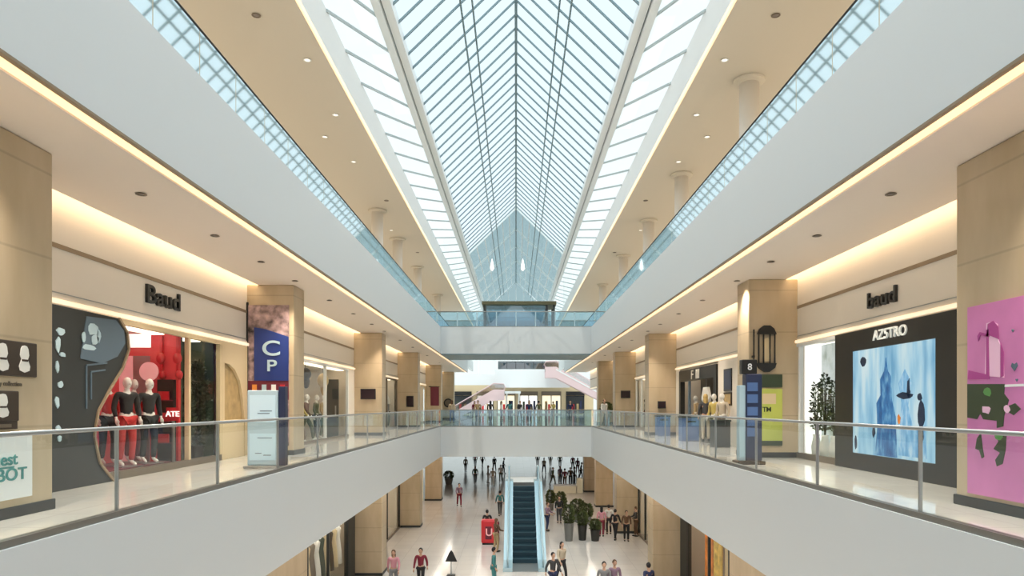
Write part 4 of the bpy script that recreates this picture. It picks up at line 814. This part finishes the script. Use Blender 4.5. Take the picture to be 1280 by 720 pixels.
t = thing('landing_platform', 'low white landing platform at the top of the far left escalator', 'platform', None, (-.6, 89.5, 0)); boxo('deck', (-.85, -1, 2.88), (1.2, 1, 3.18), M['whiteclad'], t)
for x in (-.6, 1.0): boxo('leg', (x-.1, -.1, 0), (x+.1, .1, 2.88), M['whiteclad'], t)
# ------------------------------------------------------------------ lower hall
for a, b, bk, s, nm in ((21.5, 29.6, 'goldd', -1, 'left'), (30.9, 41.4, 'cream', -1, 'left'), (20.5, 29.0, 'amberd', 1, 'right'), (30.3, 39.5, 'cream', 1, 'right'), (42.6, 53.1, 'cream', -1, 'left'), (40.7, 49.7, 'cream', 1, 'right')):
    shopbox(s, a, b, ZL, 3.0, bk, nm, 2.0)
storefront(-1, 22.9, 28.6, ZL, 3.0, 'lower hall shopfront with draped garments on the left', M['dark'], (23.0, 25.6, 28.5), .1)
st(boxo('wall_left', (-7.0, 28.6, ZL), (-7.2, 29.7, ZL+3.1), M['dark'])); st(boxo('wall_left', (-7.0, 17, ZL), (-7.2, 22.9, ZL+3.1), M['stone'])); st(boxo('wall_right', (7.0, 15, ZL), (7.2, 22.4, ZL+3.1), M['stone'])); st(boxo('wall_right', (7.0, 28.0, ZL), (7.2, 29.1, ZL+3.1), M['dark']))
storefront(1, 22.4, 28.0, ZL, 3.0, 'lower hall amber lit shopfront on the right', M['dark'], (22.5, 24.9, 27.9), .1)
storefront(-1, 31.0, 41.4, ZL, 3.0, 'lower hall shopfront with dark frame between left pillars', M['dark'], (31.0, 33.5, 37.3, 41.2), .1)
storefront(1, 30.4, 39.4, ZL, 3.0, 'lower hall shopfront with dark frame between right pillars', M['dark'], (30.4, 34.5, 37.2, 39.2), .1)
# draped garments
for i in range(9):
    y = 23.4+i*.6; t = thing('garment', 'draped garment hanging in the lower left shop window', 'garment', 'garments draped in the lower left shop window', (-7.4, y, ZL+.9)); m_ = ('mann', 'cream', 'bronze', 'mann', 'dgreen', 'cream', 'brown_', 'cream', 'mann')[i]
    bm = new(); lathe(bm, [(.22, 0), (.19, .5), (.12, 1.1), (.17, 1.45), (.06, 1.6)], n=12); obj('cloth', bm, M[m_], t, smooth=True); bm = new(); tube(bm, [(0, 0, 1.6), (0, 0, 2.05)], .01, 6); obj('hook', bm, M['metal'], t)
for i in range(7):
    t = thing('crystal_lamp', 'sparkling white crystal lamp in the lower left shop window', 'lamp', 'crystal lamps in the lower left shop window', (-7.25, 23.6+i*.75, ZL+2.62)); bm = new(); ell(bm, (0, 0, 0), (.12, .2, .13), 8, 5); obj('crystal_shade', bm, M['crystal'], t); bm = new(); tube(bm, [(0, 0, .1), (0, 0, .37)], .012, 6); obj('stem', bm, M['metal'], t)
for y, m_, lab in ((23.3, 'gold', 'gold curtain at the near side of the amber shop window'), (24.2, 'cream', 'cream curtain in the amber shop window'), (25.6, 'gold', 'gold curtain in the middle of the amber shop window'), (26.8, 'orange', 'bright amber curtain at the far side of the amber shop window')):
    t = thing('curtain', lab, 'curtain', None, (7.6, y, ZL)); bm = new(); n = 28; pts = [(.04*math.sin(k*1.5), -.42+.84*k/n) for k in range(n+1)]
    prism(bm, pts+[(a-.03, b) for a, b in pts[::-1]], 'z', .05, 2.7); obj('cloth', bm, M[m_], t); bm = new(); bar(bm, (0, -.45, 2.74), (0, .45, 2.74), .03); obj('rod', bm, M['bronze'], t)
# red kiosk
px = (680-VV)/(CZ-ZL); t = thing('red_kiosk', 'bright red rounded kiosk with a light emblem on its face', 'kiosk', None, ((612-VU)/px, F/px, ZL))
boxo('body', (-.44, -.25, .08), (.44, .25, 1.32), M['redk'], t, .08); boxo('base', (-.38, -.2, 0), (.38, .2, .08), M['dark'], t); boxo('dark_recess', (-.22, -.265, .3), (.12, -.24, .98), M['maroon'], t, .03); text('emblem', 'U', .55, M['pinkw'], t, (-.02, -.275, .66), 'F', .02); boxo('side_trim', (.44, -.2, .1), (.52, .2, 1.2), M['maroon'], t, .02)
# benches counters plants
def onfloor(u, v): p = (v-VV)/(CZ-ZL); return (u-VU)/p, F/p
x, y = onfloor(706, 616); t = thing('service_counter', 'long cream counter with a taller block in the lower hall', 'counter', None, (x, y, ZL)); boxo('counter_body', (-.95, -.35, 0), (.95, .35, .62), M['counter'], t, .02); boxo('counter_top', (-1.0, -.4, .62), (1.0, .4, .68), M['white'], t, .01); boxo('tall_block', (1.01, -.35, 0), (1.5, .35, 1.25), M['counter'], t, .02)
for u, v, r, h, pr, ph, lab in ((711, 676, .30, 1.0, .27, .95, 'tallest leafy plant in large grey pot beside the counter'), (728, 675, .26, .75, .26, .8, 'bushy plant in a dark pot next to the tallest plant'), (744, 676, .25, .55, .27, .6, 'low plant in a round dark pot beside the couple'), (701, 643, .34, 1.0, .28, .5, 'leafy plant just behind the tallest plant'), (722, 652, .48, .9, .3, .5, 'wide leafy plant in the row behind the tall pot'), (688, 638, .3, .9, .26, .5, 'leafy plant nearest the escalator side'), (735, 655, .25, .8, .22, .45, 'small leafy plant at the right end of planting row'), (561, 605, .45, .7, .4, .5, 'round potted plant beside the far left pillar of lower hall')):
    x, y = onfloor(u, v); plant(x, y, ZL, r, h, lab, 'potd' if 'dark' in lab else 'pot', pr, ph, n=int(1100*r*h+350), size=.12)
x, y = onfloor(564, 719); t = thing('floor_sign', 'small black folding floor sign on the pale floor', 'sign', None, (x, y, ZL)); bm = new(); prism(bm, [(-.26, .6), (.26, .6), (.08, 1.0), (0, 1.1), (-.08, 1.0)], 'y', -.03, .03); obj('panel', bm, M['black'], t); bm = new(); bar(bm, (0, 0, 0.02), (0, 0, .6), .05); obj('stem', bm, M['metal'], t); boxo('foot', (-.18, -.15, 0), (.18, .15, .03), M['black'], t)
crowd = [ # u, v(feet), top, legs, hair, pose, turn, long, label
 (582, 590, 'tan', 'brown', 'brown', 2, 160, 0, 'person in tan near the far edge, left of the maroon-topped person'),
 (594, 584, 'maroon', 'black', 'black', 0, 0, 1, 'person in maroon top at the far edge of lower hall, left side'),
 (603, 584, 'grey', 'charcoal', 'black', 1, 30, 0, 'person in grey top at the far edge beside the maroon-topped person'),
 (618, 589, 'black', 'black', 'black', 0, 200, 0, 'person all in black near the far edge, left of escalator'),
 (629, 592, 'black', 'charcoal', 'black', 4, 90, 0, 'stooping person in black right at the escalator head'),
 (594, 605, 'green', 'charcoal', 'black', 1, 10, 0, 'person in dark green standing alone left of the escalator'),
 (616, 608, 'beige', 'white', 'brown', 0, 180, 0, 'person in beige top and white trousers left of escalator'),
 (610, 604, 'white', 'white', 'brown', 2, 90, 1, 'person all in white beside the beige-topped person'),
 (626, 603, 'white', 'olive', 'black', 1, 0, 0, 'person in white top and olive trousers near escalator side'),
 (574, 633, 'mauve', 'maroon', 'black', 0, 15, 0, 'person in mauve with maroon trousers between pillar and red kiosk'),
 (625, 645, 'teal', 'charcoal', 'black', 1, 190, 0, 'person in teal top by the left side of escalator'),
 (609, 676, 'black', 'black', 'black', 2, 180, 0, 'dark-haired person standing behind the red kiosk'),
 (620, 690, 'brown', 'tan', 'brown', 3, 120, 1, 'person in brown top just right of the red kiosk'),
 (526, 738, 'maroon', 'black', 'black', 0, 0, 0, 'person in maroon at the lower frame edge, left'),
 (492, 741, 'pink', 'grey', 'brown', 1, 0, 1, 'person in pink at the lower frame edge beside the big pillar'),
 (617, 737, 'teal', 'teal', 'black', 2, 90, 0, 'person in teal at lower frame edge by the escalator'),
 (672, 583, 'black', 'grey', 'black', 2, 0, 0, 'person in black top at the far edge just right of escalator'),
 (680, 592, 'beige', 'black', 'black', 0, 20, 0, 'person in beige top right of the escalator head'),
 (688, 583, 'charcoal', 'tan', 'black', 1, 180, 0, 'person in charcoal top and tan trousers at the far edge'),
 (700, 585, 'green', 'green', 'black', 2, 0, 0, 'person in dark green at the far edge, right of escalator'),
 (716, 588, 'maroon', 'charcoal', 'black', 0, 0, 0, 'person in maroon at the far edge, right side'),
 (722, 592, 'maroon', 'maroon', 'brown', 1, 160, 1, 'person all in maroon near the far right pillar'),
 (726, 599, 'black', 'black', 'black', 4, 80, 0, 'bending person in black by the far right pillar'),
 (700, 605, 'mauve', 'grey', 'brown', 2, 30, 0, 'person in mauve at left end of the group behind the counter'),
 (706, 609, 'maroon', 'brown', 'black', 2, 200, 0, 'person in maroon with brown trousers in group behind counter'),
 (713, 607, 'brown', 'charcoal', 'black', 3, 0, 0, 'person in brown in group behind the counter'),
 (718, 606, 'grey', 'black', 'black', 2, 90, 0, 'person in grey at right end of the group behind counter'),
 (691, 607, 'olive', 'olive', 'brown', 0, 60, 0, 'person in olive left of the cream counter'),
 (699, 654, 'black', 'charcoal', 'black', 2, 0, 0, 'slim person in black left of the tallest plant'),
 (684, 664, 'mauve', 'navy', 'brown', 3, 60, 0, 'person in mauve top right beside the escalator'),
 (752, 671, 'pink', 'maroon', 'black', 2, 170, 1, 'left one of the couple, in pink top, before the right pillar'),
 (761, 668, 'white', 'black', 'black', 2, 190, 0, 'right one of the couple, in white top, before the right pillar'),
 (769, 675, 'black', 'black', 'black', 0, 150, 0, 'person all in black right of the couple'),
 (783, 677, 'brown', 'black', 'black', 2, 0, 0, 'person in brown top by the right lower shopfront'),
 (795, 671, 'charcoal', 'brown', 'brown', 3, 270, 0, 'person in charcoal with brown trousers by right lower shopfront'),
 (702, 728, 'beige', 'black', 'black', 0, 30, 1, 'person with long dark hair in beige, near front right of escalator'),
 (691, 745, 'charcoal', 'navy', 'black', 1, 30, 0, 'person in charcoal walking beside the long-haired person in beige'),
 (755, 760, 'grey', 'charcoal', 'black', 2, 0, 0, 'left one of the pair of heads at the lower frame edge'),
 (768, 757, 'mauve', 'black', 'brown', 2, 10, 0, 'right one of the pair of heads at the lower frame edge'),
 (811, 762, 'navy', 'black', 'black', 0, 200, 0, 'person in navy at the lower edge beside the big right pillar'),
]
for u, v, a, b, c_, po, rz, lg, lab in crowd: person(u, v, ZL, a, b, c_, lab, po, rz, lg)
x, y = onfloor(784, 668); t = thing('cafe_table', 'dark small table beside the people at right lower shopfront', 'table', None, (x-1.1, y+1.6, ZL)); bm = new(); lathe(bm, [(.38, .72), (.4, .74), (.38, .76)], n=20); obj('table_top', bm, M['brown_'], t); bm = new(); lathe(bm, [(.2, 0), (.2, .02), (.03, .04), (.03, .72)], n=12); obj('pedestal', bm, M['black'], t)
# pendant lanterns in the rooflight
for x, lab in ((-1.75, 'left bright pendant lantern hanging far down the rooflight'), (.5, 'right bright pendant lantern hanging far down the rooflight')):
    t = thing('pendant_lantern', lab, 'lamp', None, (x, 50, CZ+10.2)); bm = new(); lathe(bm, [(.02, -.35), (.15, -.18), (.11, .15), (.02, .55)], n=12); obj('lamp_shade', bm, M['whitelit'], t, smooth=True); bm = new(); tube(bm, [(0, 0, .5), (0, 0, 14.46-10.2-abs(x)*.944)], .015, 6); obj('cable', bm, M['metal'], t)
